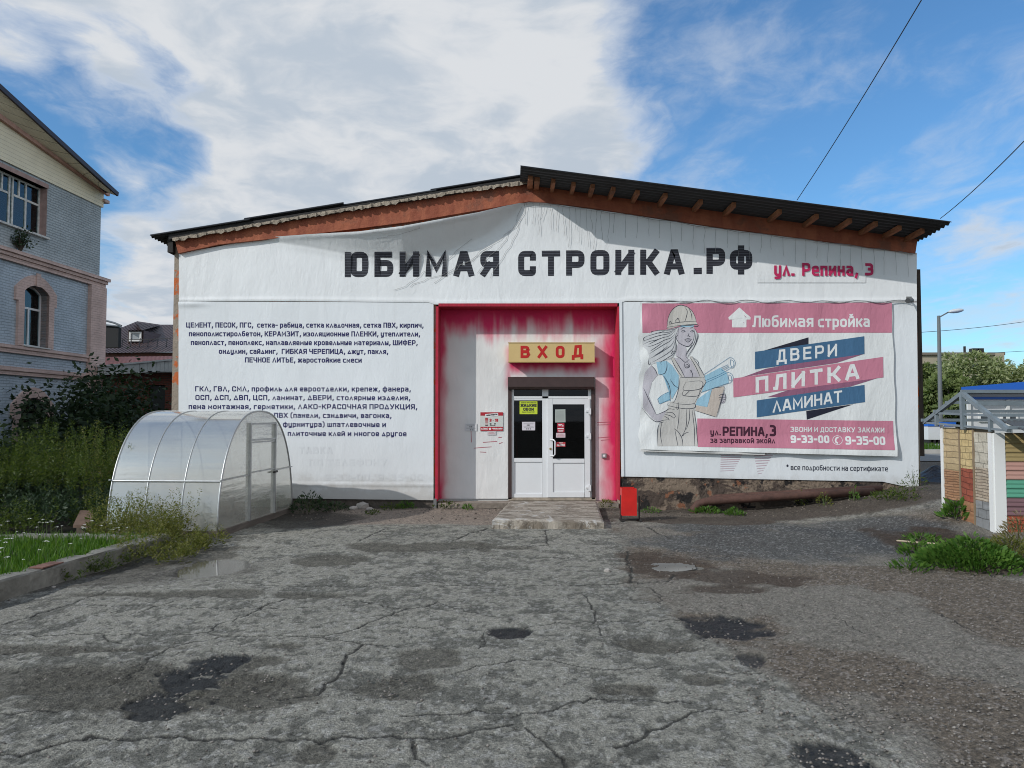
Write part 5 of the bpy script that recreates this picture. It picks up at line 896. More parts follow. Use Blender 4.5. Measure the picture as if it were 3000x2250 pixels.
AP = [arcp(i/40) for i in range(41)]
def skin(x0, x1, i0, i1): return MB().grid(lambda u, v: (x0 + (x1-x0)*u, *AP[round(i0 + (i1-i0)*v)]), 6, abs(i1-i0))
ih = min(range(20), key=lambda i: abs(AP[i][1] - .73))
for a, b, nm in ((0, ih, 'side_panel'), (ih, 40-ih, 'roof_panel'), (40-ih, 40, 'side_panel')): skin(GX0, GX1, a, b).build(nm, m_pc, gh, True)
for x in (GX1, GX0):
    z0 = [(y, z) for y, z in AP]; q = [(y, z) for y, z in z0] ; mb = MB(); mb.poly(q, f=lambda y, z: (x, y, z)); mb.build('end_panel', m_pc, gh)
for i in range(4):
    x = GX1 + (GX0-GX1)*i/3; MB().tube([(x, y, z + .0) for y, z in AP], .016 if i in (0, 3) else .012, 6).build('arch_rib', m_galv, gh, True)
for i in (ih, 40-ih): MB().tube([(GX0, AP[i][0]-.015*(1 if i < 20 else -1), AP[i][1]), (GX1, AP[i][0]-.015*(1 if i < 20 else -1), AP[i][1])], .014, 6).build('side_rail', m_galv, gh)
mb = MB(); mb.tube([(GX0, GYc, GZ+GH), (GX1, GYc, GZ+GH)], .012, 6); mb.build('ridge_rail', m_galv, gh)
y0, y1 = 12.68, 13.76
for x, nm in ((GX1+.02, 'door'), (GX0-.02, 'rear_frame')):
    mb = MB()
    for y in (y0, y1): mb.bar((x, y, GZ), (x, y, 1.56), .04)
    mb.bar((x, y0, 1.54), (x, y1, 1.54), .03); mb.bar((x, y0, 1.27), (x, y1, 1.27), .03); mb.bar((x, y0, 1.23), (x, y1, 1.23), .02); mb.bar((x, y0, .74), (x, y1, .74), .018)
    do = mb.build(nm, m_galv, gh)
    if nm == 'door':
        mb = MB(); mb.bar((x+.03, y1-.12, .68), (x+.03, y1+.04, .69), .03); mb.build('latch', m_blk, do)
    mb = MB(); mb.bar((x, 11.62, .70), (x, y0, .71), .018); mb.bar((x, y1, .71), (x, 14.62, .72), .018); mb.build('cross_rail', m_galv, gh)
mb = MB(); z1 = GZ + .03
mb.box(GX0-.03, GX1+.04, GYc-GW-.05, GYc-GW, z1-.17, z1-.02); mb.box(GX1, GX1+.05, GYc-GW, GYc+GW, z1-.17, z1-.02); mb.box(GX0-.05, GX0, GYc-GW, GYc+GW, z1-.17, z1-.02); mb.box(GX0, GX1, GYc+GW, GYc+GW+.05, z1-.17, z1-.02); mb.build('base_frame', m_base, gh)
gh.rotation_euler.z = math.radians(-4)
# ------------------------------------------------------------------ concrete kerb round the lawn, lawn, litter
m_kerb = mat('mossy_concrete_kerb', (.20, .19, .165), .92, nz=(5, .3), bump=(10, .03), extra=lambda g, c, p: g.mix(g.rng(g.noise(p, 1.3, 6, .7), .52, .66), c, (.10, .095, .08)))
kb = thing('concrete_kerb', (-4.9, 7.5, -.15), 'raised mossy concrete kerb edging the lawn at lower left', 'kerb')
ka, kc = Vector((-5.0, 7.0, 0)), Vector((-4.62, 10.45, 0)); ku = (kc-ka).normalized(); kl = Vector((-ku.y, ku.x, 0))
def kerb(a, b, side, seg, nm):
    u = (b-a).normalized(); mb = MB(); L_ = (b-a).length; n_ = int(L_/.07)
    prof = [(0, -.35), (.0, .055), (.015, .075), (.21, .075), (.225, .05), (.225, -.35)]
    vs = []
    for i in range(n_+1):
        p = a + u*(L_*i/n_)
        for j, (d_, z) in enumerate(prof):
            c_ = .03*max(0, vn(np.float64(i*.35), np.float64(j*3.0), 5) - .55)*3; vs.append(p + side*(d_ + (c_ if j < 3 else -c_)) + Vector((0, 0, z - (c_*.6 if 0 < j < 5 else 0))))
    k = len(prof); mb.add(vs, [(i*k+j, (i+1)*k+j, (i+1)*k+j+1, i*k+j+1) for i in range(n_) for j in range(k-1)] + [tuple(range(k)), tuple(n_*k + j for j in range(k))[::-1]]); return mb.build(nm, m_kerb, kb)
kerb(ka - ku*3.4, kc, kl, 0, 'kerb_beam'); kerb(Vector((-11.5, 10.62, .0)), Vector((-4.66, 10.50, 0)), Vector((0, -1, 0)), 0, 'kerb_beam')
p = ka + ku*1.27 + kl*.1; MB().box(-.08, .08, -.16, .16, 0, .012, lambda x, y, z: p + kl*x + ku*y + Vector((0, 0, .070 + z))).build('brick_patch', mat('red_brick_stain', (.17, .085, .065), .9, nz=(8, .4)), kb)
mb = MB(); mb.grid(lambda u, v: (-12.5 + u*(7.1 + .55*v), 3.6 + 6.95*v, -.05 + .10*float(fbm(np.float64(u*7), np.float64(v*6), 3, 3)) ), 60, 50)
lw_ = mb.build('lawn_soil', mat('lawn_soil', (.040, .050, .020), .95, nz=(4, .4)), smooth=True); tag(lw_, None, None, kind='structure')
st_ = tag(own(MB().prism([(-7.35, 8.05), (-6.35, 7.9), (-5.98, 8.15), (-6.1, 8.45), (-6.8, 8.62), (-7.3, 8.5)], lambda x, y: (x, y, .13 + .02*math.sin(x*9)), lambda x, y: (x*1.0, y, -.02)).build('flat_stone', mat('grey_rubble_stone', (.30, .28, .26), .9, nz=(7, .4), bump=(9, .04))), (-6.6, 8.3, 0)), 'flat grey stone slab lying in the lawn behind the kerb', 'stone')
bx = thing('wooden_box', P(262, 1540, 11.6), 'brown tilted wooden box lid among the weeds left of the greenhouse', 'box')
mb = MB(); c4 = [P(235, 1495, 11.9), P(273, 1495, 11.9), P(269, 1540, 11.3), P(214, 1538, 11.3)]; mb.add(c4 + [v - Vector((0, 0, .04)) for v in c4], [(0, 1, 2, 3), (7, 6, 5, 4), (0, 4, 5, 1), (1, 5, 6, 2), (2, 6, 7, 3), (3, 7, 4, 0)]); mb.build('lid', mat('brown_board', (.135, .085, .06), .85, nz=(7, .3)), bx)
mb = MB(); mb.box(P(222, 1540, 11.4).x, P(282, 1540, 11.4).x, 11.42, 12.2, -.1, P(250, 1530, 11.4).z - .03); mb.build('box_body', mat('grey_brown_board', (.11, .085, .065), .9, nz=(5, .3)), bx)
# ------------------------------------------------------------------ vegetation
def leaves(C, D_, size, asp=.35, bend=.25):
    """kite-shaped leaves: C centres, D_ directions, size lengths"""
    C = np.asarray(C, float); n_ = len(C); D_ = D_/np.linalg.norm(D_, axis=1, keepdims=True); r = rng.normal(size=(n_, 3)); Sd = np.cross(D_, r); Sd /= np.linalg.norm(Sd, axis=1, keepdims=True) + 1e-9
    Up = np.cross(Sd, D_); L_ = np.broadcast_to(size, (n_,))[:, None]
    a = C; b = C + D_*L_*.5 + Sd*L_*asp*.5 + Up*L_*bend*.3; c = C + D_*L_; d_ = C + D_*L_*.5 - Sd*L_*asp*.5 + Up*L_*bend*.3
    return np.stack([a, b, c, d_], 1)
def leafobj(name, Vq, m, parent=None):
    n_ = len(Vq); return npmesh(name, Vq.reshape(-1, 3), np.arange(n_*4).reshape(n_, 4), m, parent)
m_grass = leafmat('grass_blades', (.040, .115, .014), (.12, .21, .028), .45); m_weed = leafmat('weed_leaves', (.034, .064, .013), (.112, .145, .028), .4); m_dry = leafmat('yellowing_weed', (.085, .11, .022), (.21, .20, .055), .4); m_shr = leafmat('dark_shrub_leaves', (.014, .034, .016), (.055, .088, .042), .22)
m_burd = leafmat('fresh_weed_leaves', (.045, .12, .018), (.12, .21, .04), .4); m_tree = leafmat('pale_willow_leaves', (.17, .215, .08), (.42, .44, .26), .35); m_straw = leafmat('straw_stems', (.17, .145, .07), (.28, .23, .13), .3); m_stem = mat('green_stem', (.06, .085, .025), .8); m_bark = mat('brown_bark', (.07, .055, .042), .9, nz=(8, .3))
def grass(nm, label, cnt, fx_, h0, h1, m, wd=.012):
    xy = fx_(cnt); n_ = len(xy); h = rng.uniform(h0, h1, n_); a = rng.uniform(0, 6.283, n_); ln = rng.uniform(.1, .55, n_)*h
    b = np.stack([xy[:, 0], xy[:, 1], xy[:, 2]], 1); dx = np.stack([np.cos(a), np.sin(a), a*0], 1); pr = np.stack([-np.sin(a), np.cos(a), a*0], 1)*wd/2; mid = b + dx*(ln*.35)[:, None] + np.array([0, 0, 1])*(h*.6)[:, None]; tip = b + dx*ln[:, None] + np.array([0, 0, 1])*h[:, None]
    V = np.stack([b - pr, b + pr, mid + pr*.7, tip, mid - pr*.7], 1).reshape(-1, 3); k = np.arange(n_)*5
    o = npmesh(nm, V, np.concatenate([np.stack([k, k+1, k+2, k+4], 1)]), m); 
    T = npmesh(nm + '_tips', V, np.stack([k+4, k+2, k+3], 1), m); import bmesh
    bm = bmesh.new(); bm.from_mesh(o.data); bm.from_mesh(T.data); bmesh.ops.remove_doubles(bm, verts=bm.verts, dist=1e-6); bm.to_mesh(o.data); bm.free(); bpy.data.objects.remove(T)
    return tag(o, label, 'grass', kind='stuff')
def rect(x0, x1, y0, y1, zf):
    def f(c): x = rng.uniform(x0, x1, c); y = rng.uniform(y0, y1, c); k = fbm(x*1.6, y*1.6, 3, 2) > .38; x, y = x[k], y[k]; return np.stack([x, y, zf(x, y)], 1)
    return f
def lawnf(c):
    x = rng.uniform(-12, -4.7, c); y = rng.uniform(4.4, 10.45, c); k = x < -5.13 + .11*(y-7); x, y = x[k], y[k]; return np.stack([x, y, 0*x], 1)
grass('lawn_grass', 'bright green grass filling the bed inside the concrete kerb', 46000, lawnf, .05, .15, m_grass)
def stalk(base, h, lean, nl, ll, leaf_m, name, label, group=None, spread=.0, plume=False, seed=0, stems=1, cat='weed'):
    rs_ = np.random.default_rng(seed); t = thing(name, base, label, cat, group); mb = MB(); Cs = []; Ds = []; Sz = []
    for s in range(stems):
        a = rs_.uniform(0, 6.28); ln = lean*rs_.uniform(.4, 1.3); hh = h*rs_.uniform(.6, 1.0) if s else h; bx_ = Vector(base) + Vector((rs_.normal(0, spread), rs_.normal(0, spread), 0)); pts = [bx_ + Vector((math.cos(a)*ln*hh*q*q, math.sin(a)*ln*hh*q*q, hh*q)) for q in np.linspace(0, 1, 7)]
        mb.tube(pts, [.007, .006, .005, .005, .004, .003, .002], 4)
        for i in range(nl):
            q = rs_.uniform(.08, 1)**.8; p = pts[0].lerp(pts[-1], q); b_ = rs_.uniform(0, 6.28); up_ = rs_.uniform(-.1, 1.0); Cs.append(tuple(p + Vector((0, 0, 0)))); Ds.append((math.cos(b_), math.sin(b_), up_)); Sz.append(ll*rs_.uniform(.5, 1.2)*(1.15 - .7*q))
        if plume:
            for i in range(nl):
                q = rs_.uniform(.6, 1.0); p = pts[0].lerp(pts[-1], q); b_ = rs_.uniform(0, 6.28); r_ = .16*(1.1-q)*2*rs_.uniform(0, 1); Cs.append((p.x + math.cos(b_)*r_, p.y + math.sin(b_)*r_, p.z + .5*r_)); Ds.append((math.cos(b_), math.sin(b_), .9)); Sz.append(.035)
    mb.build('stem', m_stem, t); leafobj('foliage', leaves(Cs, np.array(Ds), np.array(Sz), .34), leaf_m, t); return t
def thicket(name, label, x0, x1, y0, y1, cnt, h0, h1, m, zb=-.1, per=42, ll=.075, prof=None, q0=.12):
    C = []; D_ = []; S_ = []
    for i in range(cnt):
        x, y = rng.uniform(x0, x1), rng.uniform(y0, y1)
        if -6.85 < x < -6.05 and y < 11.75 and x1 < -5.95: y += 1.0             # keep clear of the box lid
        h = rng.uniform(h0, h1)*(prof(x, y) if prof else 1); a = rng.uniform(0, 6.28); ln = rng.uniform(0, .25)*h
        q = rng.uniform(q0, 1, per)**.75; b = rng.uniform(0, 6.28, per); C.append(np.stack([x + np.cos(a)*ln*q*q + np.cos(b)*.05*(1.1-q), y + np.sin(a)*ln*q*q + np.sin(b)*.05*(1.1-q), zb + h*q], 1)); D_.append(np.stack([np.cos(b), np.sin(b), rng.uniform(.1, 1.3, per)], 1)); S_.append(ll*rng.uniform(.5, 1.3, per)*(1.25-.7*q))
    return tag(leafobj(name, leaves(np.concatenate(C), np.concatenate(D_), np.concatenate(S_), .26), m), label, 'weeds', kind='stuff')
thicket('weed_thicket', 'dense thicket of tall olive-green weeds behind the lawn, left of the greenhouse', -10.6, -6.1, 12.0, 15.6, 620, .95, 1.65, m_weed, prof=lambda x, y: .72 + .45*float(vn(np.float64(x*1.3), np.float64(y*1.3), 4)) + .05*(x+8), per=64, q0=.42)
thicket('weed_thicket', 'dark shaded undergrowth beneath the tall weeds behind the lawn', -10.6, -6.1, 11.6, 13.6, 420, .3, .75, m_shr, per=36, ll=.09)
thicket('weed_thicket', 'dark low weeds along the far edge of the lawn', -10.5, -6.0, 10.75, 11.7, 260, .25, .6, m_weed, per=34)
thicket('weed_thicket', 'yellowing weeds overhanging the kerb corner in front of the greenhouse', -5.9, -4.7, 10.6, 11.45, 150, .25, .75, m_dry, per=44, ll=.06, zb=-.1)
thicket('weed_thicket', 'dusty weeds spilling from the kerb end onto the asphalt', -4.95, -4.05, 9.35, 11.2, 190, .12, .42, m_dry, per=34, ll=.055, zb=-.14, prof=lambda x, y: max(.2, 1.35 - 1.1*(x + 4.85)))
thicket('weed_thicket', 'dark weeds at the foot of the kerb face', -4.92, -4.60, 8.3, 10.0, 60, .08, .24, m_weed, per=30, ll=.05, zb=-.14)
for i, (px, py, h, s) in enumerate(((300, 1232, 1.0, 4), (345, 1270, .8, 5), (255, 1275, .7, 4), (190, 1265, .6, 3), (395, 1290, .7, 3))):
    top_ = P(px, py, 13.2 + .25*i); lab = ('tallest yellow-green weed plume above the thicket', 'feathery weed plume just left of the greenhouse arch', 'mid-height weed plume left of the tallest one', 'short weed plume near the blue wall', 'thin weed stalks against the greenhouse side')[i]
    stalk((top_.x, top_.y, -.1), top_.z + .1, .08, 60, .09, m_dry, 'tall_weed', lab, 'tall weeds above the thicket', .14, True, 30+i, s)
def shrub(base, h, r, cnt, m, name, label, group=None, ll=.16, seed=1, cat='shrub', trunk=True):
    rs_ = np.random.default_rng(seed); t = thing(name, base, label, cat, group); mb = MB(); B = Vector(base); C = []; D_ = []
    limbs = []
    for i in range(9):
        a = rs_.uniform(0, 6.28); e = rs_.uniform(.35, 1); tip = B + Vector((math.cos(a)*r*.75*(1.1-e*.5), math.sin(a)*r*.75*(1.1-e*.5), h*e)); mid = B.lerp(tip, .5) + Vector((0, 0, h*.1)); mb.tube([B, mid, tip], [.03, .018, .006], 5); limbs.append((mid, tip))
    mb.build('stems', m_bark, t)
    for i in range(cnt):
        m_, tp = limbs[rs_.integers(9)]; p = m_.lerp(tp, rs_.uniform(-.3, 1.05)); s_ = r*.30*rs_.uniform(.4, 1); C.append((p.x + rs_.normal(0, s_), p.y + rs_.normal(0, s_), max(B.z+.05, p.z + rs_.normal(0, s_*.8)))); D_.append((rs_.normal(), rs_.normal(), rs_.normal(.0, .7)))
    leafobj('foliage', leaves(C, np.array(D_), ll*rs_.uniform(.6, 1.3, cnt), .5), m, t); return t
for i, (px, py, Y, r, cnt, lab) in enumerate(((215, 1105, 21.5, 1.7, 3000, 'dark glossy shrub in front of the lower arched window'), (320, 1095, 22.5, 1.7, 3000, 'tall dark shrub growing up to the grey metal fascia'), (395, 1150, 20.0, 1.6, 3000, 'dark rounded shrub left of the shop corner'), (465, 1215, 19.0, 1.3, 2200, 'low dark shrub below the outbuilding door'), (20, 1260, 17.5, 1.3, 2200, 'shadowed bush at the left edge below the blue wall'), (120, 1215, 19.5, 1.2, 2000, 'shadowed bush between the two leftmost shrubs'))):
    q = P(px, py, Y); shrub((q.x, Y, -.3), q.z + .3, r, cnt, m_shr, 'dark_shrub', lab, 'dark shrubs between house and shop', .17, 60+i)
q = W(-4.6, .12, ZC+.02); shrub(tuple(q), .62, .42, 380, m_shr, 'ledge_plant', 'self-seeded little tree growing on the cornice under the upper window', None, .09, 5, 'plant')
# yarrow heads in the lawn
mb = MB(); m_yar = mat('cream_flower_heads', (.52, .53, .46), .9)
for i in range(90):
    x = random.uniform(-7.6, -4.95); y = random.uniform(7.3, 10.4); h = random.uniform(.14, .32); r = random.uniform(.016, .035)
    for k in range(5): a = k*1.257 + i; mb.add([(x + r*math.cos(a), y + r*math.sin(a), h + .01), (x + r*.9*math.cos(a+.8), y + r*.9*math.sin(a+.8), h + .015), (x, y, h + .02), ], [(0, 1, 2)])
    mb.cur = 1; mb.tube([(x, y, 0), (x, y, h)], .002, 3, False); mb.cur = 0
tag(mb.build('yarrow_flowers', [m_yar, m_stem]), 'scattered small white flower heads standing in the lawn', 'flowers', kind='stuff')
# small plants along the shop front and on the right
def tuft(px, py, h, r, m, label, n_=120, ll=.09, seed=1, grp='weed tufts along the shop front', name='weed_tuft', asp=.34):
    b = G(px, py); b.z = float(gz(b.x, b.y)) - .01; rs_ = np.random.default_rng(seed); t = thing(name, b, label, 'weed', grp); C = []; D_ = []
    for i in range(n_):
        a = rs_.uniform(0, 6.28); e = rs_.uniform(0, 1)**.5; q = rs_.uniform(.05, 1); C.append((b.x + math.cos(a)*r*e*(1-.4*q), b.y + math.sin(a)*r*e*(1-.4*q), b.z + h*q*(1-.5*e))); D_.append((math.cos(a), math.sin(a), rs_.uniform(.2, 1.6)))
    leafobj('foliage', leaves(C, np.array(D_), ll*rs_.uniform(.5, 1.2, n_), asp), m, t)
    mb = MB(); 
    for i in range(5): a = i*1.3; mb.tube([b, b + Vector((math.cos(a)*r*.4, math.sin(a)*r*.4, h*.8))], [.006, .003], 4)
    mb.build('stem', m_stem, t); return t
for i, (px, py, h, r, m, n_, ll, lab) in enumerate(((905, 1500, .42, .42, m_shr, 420, .08, 'dark nettle clump at the right foot of the greenhouse'), (980, 1497, .22, .3, m_shr, 160, .07, 'low dark weeds below the goods banner next to the nettles'), (1188, 1490, .17, .20, m_burd, 150, .07, 'bright green tuft under the right half of the goods banner'), (1090, 1508, .12, .14, m_weed, 60, .06, 'tiny weed by the broken stones under the goods banner'), (1145, 1493, .14, .25, m_weed, 110, .06, 'thin weeds left of the bright tuft under the goods banner'), (1305, 1488, .16, .3, m_weed, 130, .07, 'sparse weeds at the entrance step left of the ramp'), (1369, 1494, .14, .1, m_burd, 60, .07, 'single small weed left of the concrete ramp'), (1778, 1487, .22, .16, m_dry, 90, .07, 'yellow-flowering weed between ramp and red bin'), (1895, 1485, .2, .2, m_dry, 80, .07, 'yellowish weed just right of the red bin'), (1907, 1502, .12, .2, m_burd, 70, .06, 'low green weed right of the red bin'),
     (2002, 1489, .36, .19, m_burd, 420, .06, 'round leafy bush at the left end of the rusty pipes'), (2070, 1503, .14, .34, m_burd, 240, .08, 'low spreading weed in front of the pipe elbows'), (2152, 1510, .15, .2, m_burd, 190, .07, 'small green clump in front of the pipe right of the elbows'), (2350, 1480, .32, .14, m_dry, 90, .06, 'tall yellow-flowered weed in front of the middle of the pipe'), (2415, 1482, .3, .16, m_dry, 120, .06, 'second yellow-flowered weed, right of the first along the pipe'), (2502, 1467, .3, .1, m_burd, 70, .06, 'slim green weed against the right part of the pipe'), (2600, 1466, .22, .4, m_weed, 240, .07, 'spreading weed where the pipe ends'), (2640, 1462, .3, .35, m_weed, 220, .06, 'weed clump beneath the right corner of the shop'), (2680, 1440, .5, .3, m_weed, 160, .05, 'feathery weeds in front of the right corner of the base banner'),
     (2700, 1585, .12, .3, m_burd, 160, .08, 'flat green weed on the earth left of the display stand'), (2745, 1600, .1, .2, m_burd, 70, .07, 'little flat weed between the two patches left of the display stand'), (2800, 1520, .34, .22, m_burd, 170, .14, 'broad-leaved plant at the far foot of the stone-panel display'), (2665, 1668, .13, .26, m_burd, 140, .08, 'low weed at the asphalt edge in front of the big weed patch'), (2690, 1630, .2, .26, m_burd, 170, .10, 'leafy weed left of the big weed patch'))):
    tuft(px, py, h, r, m, lab, n_, ll, 200+i)
for i, (px, py, h, r, n_, m, lab) in enumerate(((2850, 1660, .40, .62, 900, m_burd, 'big fresh green weed patch in front of the display stand'), (2775, 1655, .28, .42, 420, m_burd, 'smaller green weed patch left of the big one at lower right'), (2960, 1640, .34, .5, 520, m_dry, 'dry grassy weeds below the coloured siding boards'), (2990, 1600, .5, .35, 260, m_straw, 'straw-coloured grass stalks against the coloured siding boards'))): tuft(px, py, h, r, m, lab, int(n_*2.4), .075, 300+i, 'weed patches at the display stand', 'weed_patch', .45 if i < 2 else .2)
tag(own(MB().tube([G(2628, 1590) + Vector((0, 0, .03)), G(2700, 1603) + Vector((0, 0, .06)), G(2770, 1613) + Vector((0, 0, .08))], .012, 6).build('stick', mat('bleached_stick', (.42, .34, .24), .8)), G(2628, 1590)), 'pale stick lying on the earth left of the big weed patch', 'stick')
# loose stones
def pebbles(nm, label, pts, s0, s1, m):
    V = []; Fq = []
    for i, (x, y) in enumerate(pts):
        s = rng.uniform(s0, s1); z = float(gz(x, y)) + s*.15; k = len(V); a = rng.uniform(0, 6.28); q = rng.uniform(.6, 1.2, 6)
        for dx, dy, dz, j in ((1, 0, 0, 0), (0, 1, 0, 1), (-1, 0, 0, 2), (0, -1, 0, 3), (.1, .1, .7, 4), (0, 0, -.6, 5)): V.append((x + s*q[j]*(dx*math.cos(a) - dy*math.sin(a)), y + s*q[j]*(dx*math.sin(a) + dy*math.cos(a)), z + s*q[j]*dz))
        Fq += [(k, k+1, k+4), (k+1, k+2, k+4), (k+2, k+3, k+4), (k+3, k, k+4), (k+1, k, k+5), (k+2, k+1, k+5), (k+3, k+2, k+5), (k, k+3, k+5)]
    return tag(npmesh(nm, V, Fq, m), label, 'gravel', kind='stuff')
m_peb = leafmat('mixed_pebbles', (.09, .08, .07), (.26, .235, .21), .0)
pp = []
while len(pp) < 2600:
    px, py = random.uniform(0, 3000), random.uniform(1540, 2250); g_ = G(px, py)
    wgt = .06 + (.55 if px > 1900 + (py - 1745)*.9 and py > 1600 else 0) + (.3 if 350 < px < 900 and 1900 < py < 2100 else 0) + (.4 if 1080 < px < 1250 and 1980 < py < 2060 else 0)
    if random.random() < wgt: pp.append((g_.x, g_.y))
pebbles('gravel', 'loose pebbles and grit scattered over the worn asphalt', pp, .004, .015, m_peb)
pp = [(random.uniform(-4, 2.6), random.uniform(13.2, 15.1)) for _ in range(420)] + [(random.uniform(2.3, 7.8), random.uniform(13.9, 15.15)) for _ in range(420)]
pebbles('rubble', 'crumbled stones and debris along the foot of the shop wall', pp, .006, .026, leafmat('earthy_rubble', (.05, .04, .032), (.19, .16, .135), .0))
def rock(px, py, s, lab, grp, seed):
    g_ = G(px, py); rs_ = random.Random(seed); import bmesh
    bm = bmesh.new(); bmesh.ops.create_icosphere(bm, subdivisions=2, radius=s)
    for v in bm.verts: v.co = Vector((v.co.x*1.2, v.co.y, v.co.z*.7))*(1 + rs_.uniform(-.16, .16))
    me = bpy.data.meshes.new('stone'); bm.to_mesh(me); bm.free(); o = link('stone', me, mat('pale_broken_stone', (.36, .33, .30), .9, nz=(9, .3))); o.location = (g_.x, g_.y, float(gz(g_.x, g_.y)) + s*.4); tag(o, lab, 'stone', grp)
for i, a in enumerate(((1780, 1675, .035, 'small white stone lying alone on the asphalt left of the brown puddle'), (1063, 1489, .11, 'biggest broken stone below the goods banner'), (1036, 1494, .07, 'flat broken stone left of the biggest one below the goods banner'), (1083, 1496, .06, 'small broken stone right of the biggest one below the goods banner'), (157, 1722, .02, 'tiny white pebble on the dark asphalt by the kerb'))): rock(*a, 'loose stones', 400+i)
# ------------------------------------------------------------------ display stand for siding, right edge
ds = thing('siding_display_stand', (7.1, 11.5, 0), 'garden-hut display stand with stone-effect panels, coloured siding boards and a bare grey steel roof frame', 'display stand')
Cn = Vector((7.02, 11.25, 0)); Cf = Vector((7.12, 12.75, 0)); Cr = Vector((11.2, 10.9, 0)); lu = (Cf-Cn).normalized(); ru = (Cr-Cn).normalized(); ln_ = Vector((-lu.y, lu.x, 0)); rn = Vector((ru.y, -ru.x, 0))
def LP(a, d_, z): return Cn + lu*a + ln_*d_ + Vector((0, 0, z))
def RP(a, d_, z): return Cn + ru*a + rn*d_ + Vector((0, 0, z))
ZT = 1.42; m_trim = mat('white_corner_trim', (.70, .70, .68), .4)
gzn = float(gz(Cn.x, Cn.y)) - .02
mb = MB(); mb.box(0, .10, 0, .025, gzn, ZT, LP); mb.build('corner_trim', m_trim, ds); mb = MB(); mb.box(0, .15, 0, .026, gzn, ZT, RP); mb.build('corner_trim', m_trim, ds)
LL = (Cf-Cn).length; mb = MB(); mb.box(LL-.06, LL+.02, 0, .03, gzn+.05, ZT+.10, LP); mb.build('corner_trim', m_trim, ds)
mb = MB(); mb.box(.05, LL, -.05, -.005, gzn, ZT+.06, LP); mb.box(.1, 4.1, -.05, -.005, gzn, ZT, RP); mb.build('backing_board', mat('plywood_backing', (.2, .15, .1), .9), ds)
def stonemat(nm, c, c2, bw, bh, rough=True): return brickmat(nm, c, c2, tuple(v*.6 for v in c), bw, bh, 'yz', .006, .03)
cols = ((.11, .49, (((.44, .40, .32), (.50, .46, .38), .23, .16, .36), ((.34, .27, .20), (.42, .35, .27), .3, .045, .70), ((.17, .175, .175), (.23, .23, .23), .22, .14, 1.0))), (.53, .90, (((.46, .345, .165), (.50, .38, .19), .2, .1, .40), ((.23, .055, .03), (.27, .07, .04), .2, .09, .74), ((.26, .12, .06), (.32, .16, .08), .34, .2, 1.0))), (.94, LL-.065, (((.40, .30, .165), (.46, .35, .20), 1.2, .10, .45), ((.33, .17, .085), (.40, .22, .12), .4, .04, .76), ((.06, .035, .038), (.075, .045, .048), 2.0, .5, 1.0))))
for i, (a0, a1, secs) in enumerate(cols):
    z1 = ZT + .06*i/2; H_ = z1 - gzn; q0 = 0
    for j, (c, c2, bw, bh, q1) in enumerate(secs):
        mb = MB(); nzz = 30; mb.grid(lambda u, v: LP(a0 + (a1-a0)*u, .012 + .012*float(vn(np.float64(u*3 + i*7), np.float64(v*9 + j*5), 3)), z1 - H_*(q0 + (q1-q0)*v)), 10, nzz); mb.build('stone_panel', stonemat('stone_panel_%d_%d' % (i, j), c, c2, bw, bh), ds); q0 = q1
for a in (.51, .92): MB().box(a-.018, a+.018, 0, .03, gzn, ZT+.05, LP).build('divider_strip', mat('brown_strip', (.22, .16, .10), .6), ds)
zz_ = ZT - .02
for i, c in enumerate(((.33, .25, .115), (.33, .25, .115), (.33, .25, .115), (.44, .25, .205), (.44, .25, .205), (.085, .30, .20), (.085, .30, .20), (.17, .09, .10), (.17, .09, .10), (.28, .05, .018), (.28, .05, .018))):
    h = (ZT - gzn - .03)/11; z0 = zz_ - h; mb = MB(); mb.prism([(0, z0), (.028, z0), (.03, z0+.012), (.012, z0 + h*.48), (.026, z0 + h*.52), (.006, zz_), (0, zz_)], lambda d_, z: RP(.152, d_, z), lambda d_, z: RP(4.1, d_, z)); mb.build('siding_board', mat('siding_%d' % i, c, .45, nz=(3, .05)), ds); zz_ = z0
# grey steel roof frame: two gable trusses and purlins
m_st = mat('grey_blue_steel', (.16, .195, .215), .45, nz=(5, .15)); Y0g, Y1g, Yc, xg = 10.82, 13.15, 11.95, 6.98
def truss(x, nm='truss'):
    mb = MB(); ap = Vector((x + .02, Yc, 2.02)); fo = Vector((x, Y0g, 1.46)); fr = Vector((x+.06, Y1g, 1.56)); mb.bar(ap, fo, .06); mb.bar(ap, fr, .06); mb.bar(fo, fr, .04, .03); mb.bar((x + .01, Yc, 2.0), (x + .02, Yc, 1.46), .06); a_ = ap.lerp(fo, .62); b_ = ap.lerp(fr, .66); mb.bar(a_, b_, .035); mb.bar(a_, (a_.x, a_.y, 1.44), .05); mb.bar(b_, (b_.x, b_.y, 1.5), .05); return mb.build(nm, m_st, ds)
truss(xg); truss(xg + 2.4); truss(xg + 4.4)
for t, sd in ((0, 0), (.36, 1), (.66, 1), (.98, 1), (.36, 2), (.66, 2), (.98, 2)):
    e = Vector((0, Y0g, 1.46)) if sd == 1 else Vector((0, Y1g, 1.56)); q = Vector((0, Yc, 2.02)).lerp(e, t); MB().bar((xg, q.y, q.z + .03), (xg + 4.5, q.y, q.z + .03), .05).build('roof_purlin', m_st, ds)
mb = MB(); mb.bar((xg + 1.4, Y0g + .25, 1.6), (xg + 2.4, Yc-.3, 1.85), .05); mb.build('brace', m_st, ds)
mb = MB()
for th__ in (0, -.01): mb.grid(lambda u, v: (xg + .12 + 4.3*u, Y0g - .25 + .62*v, 1.44 + .16*v + th__ + .012*math.sin(u*4.3*2*math.pi/.09)), 380, 2)
mb.build('corrugated_sheet', mat('dark_grey_sheet', (.075, .08, .085), .45), ds)
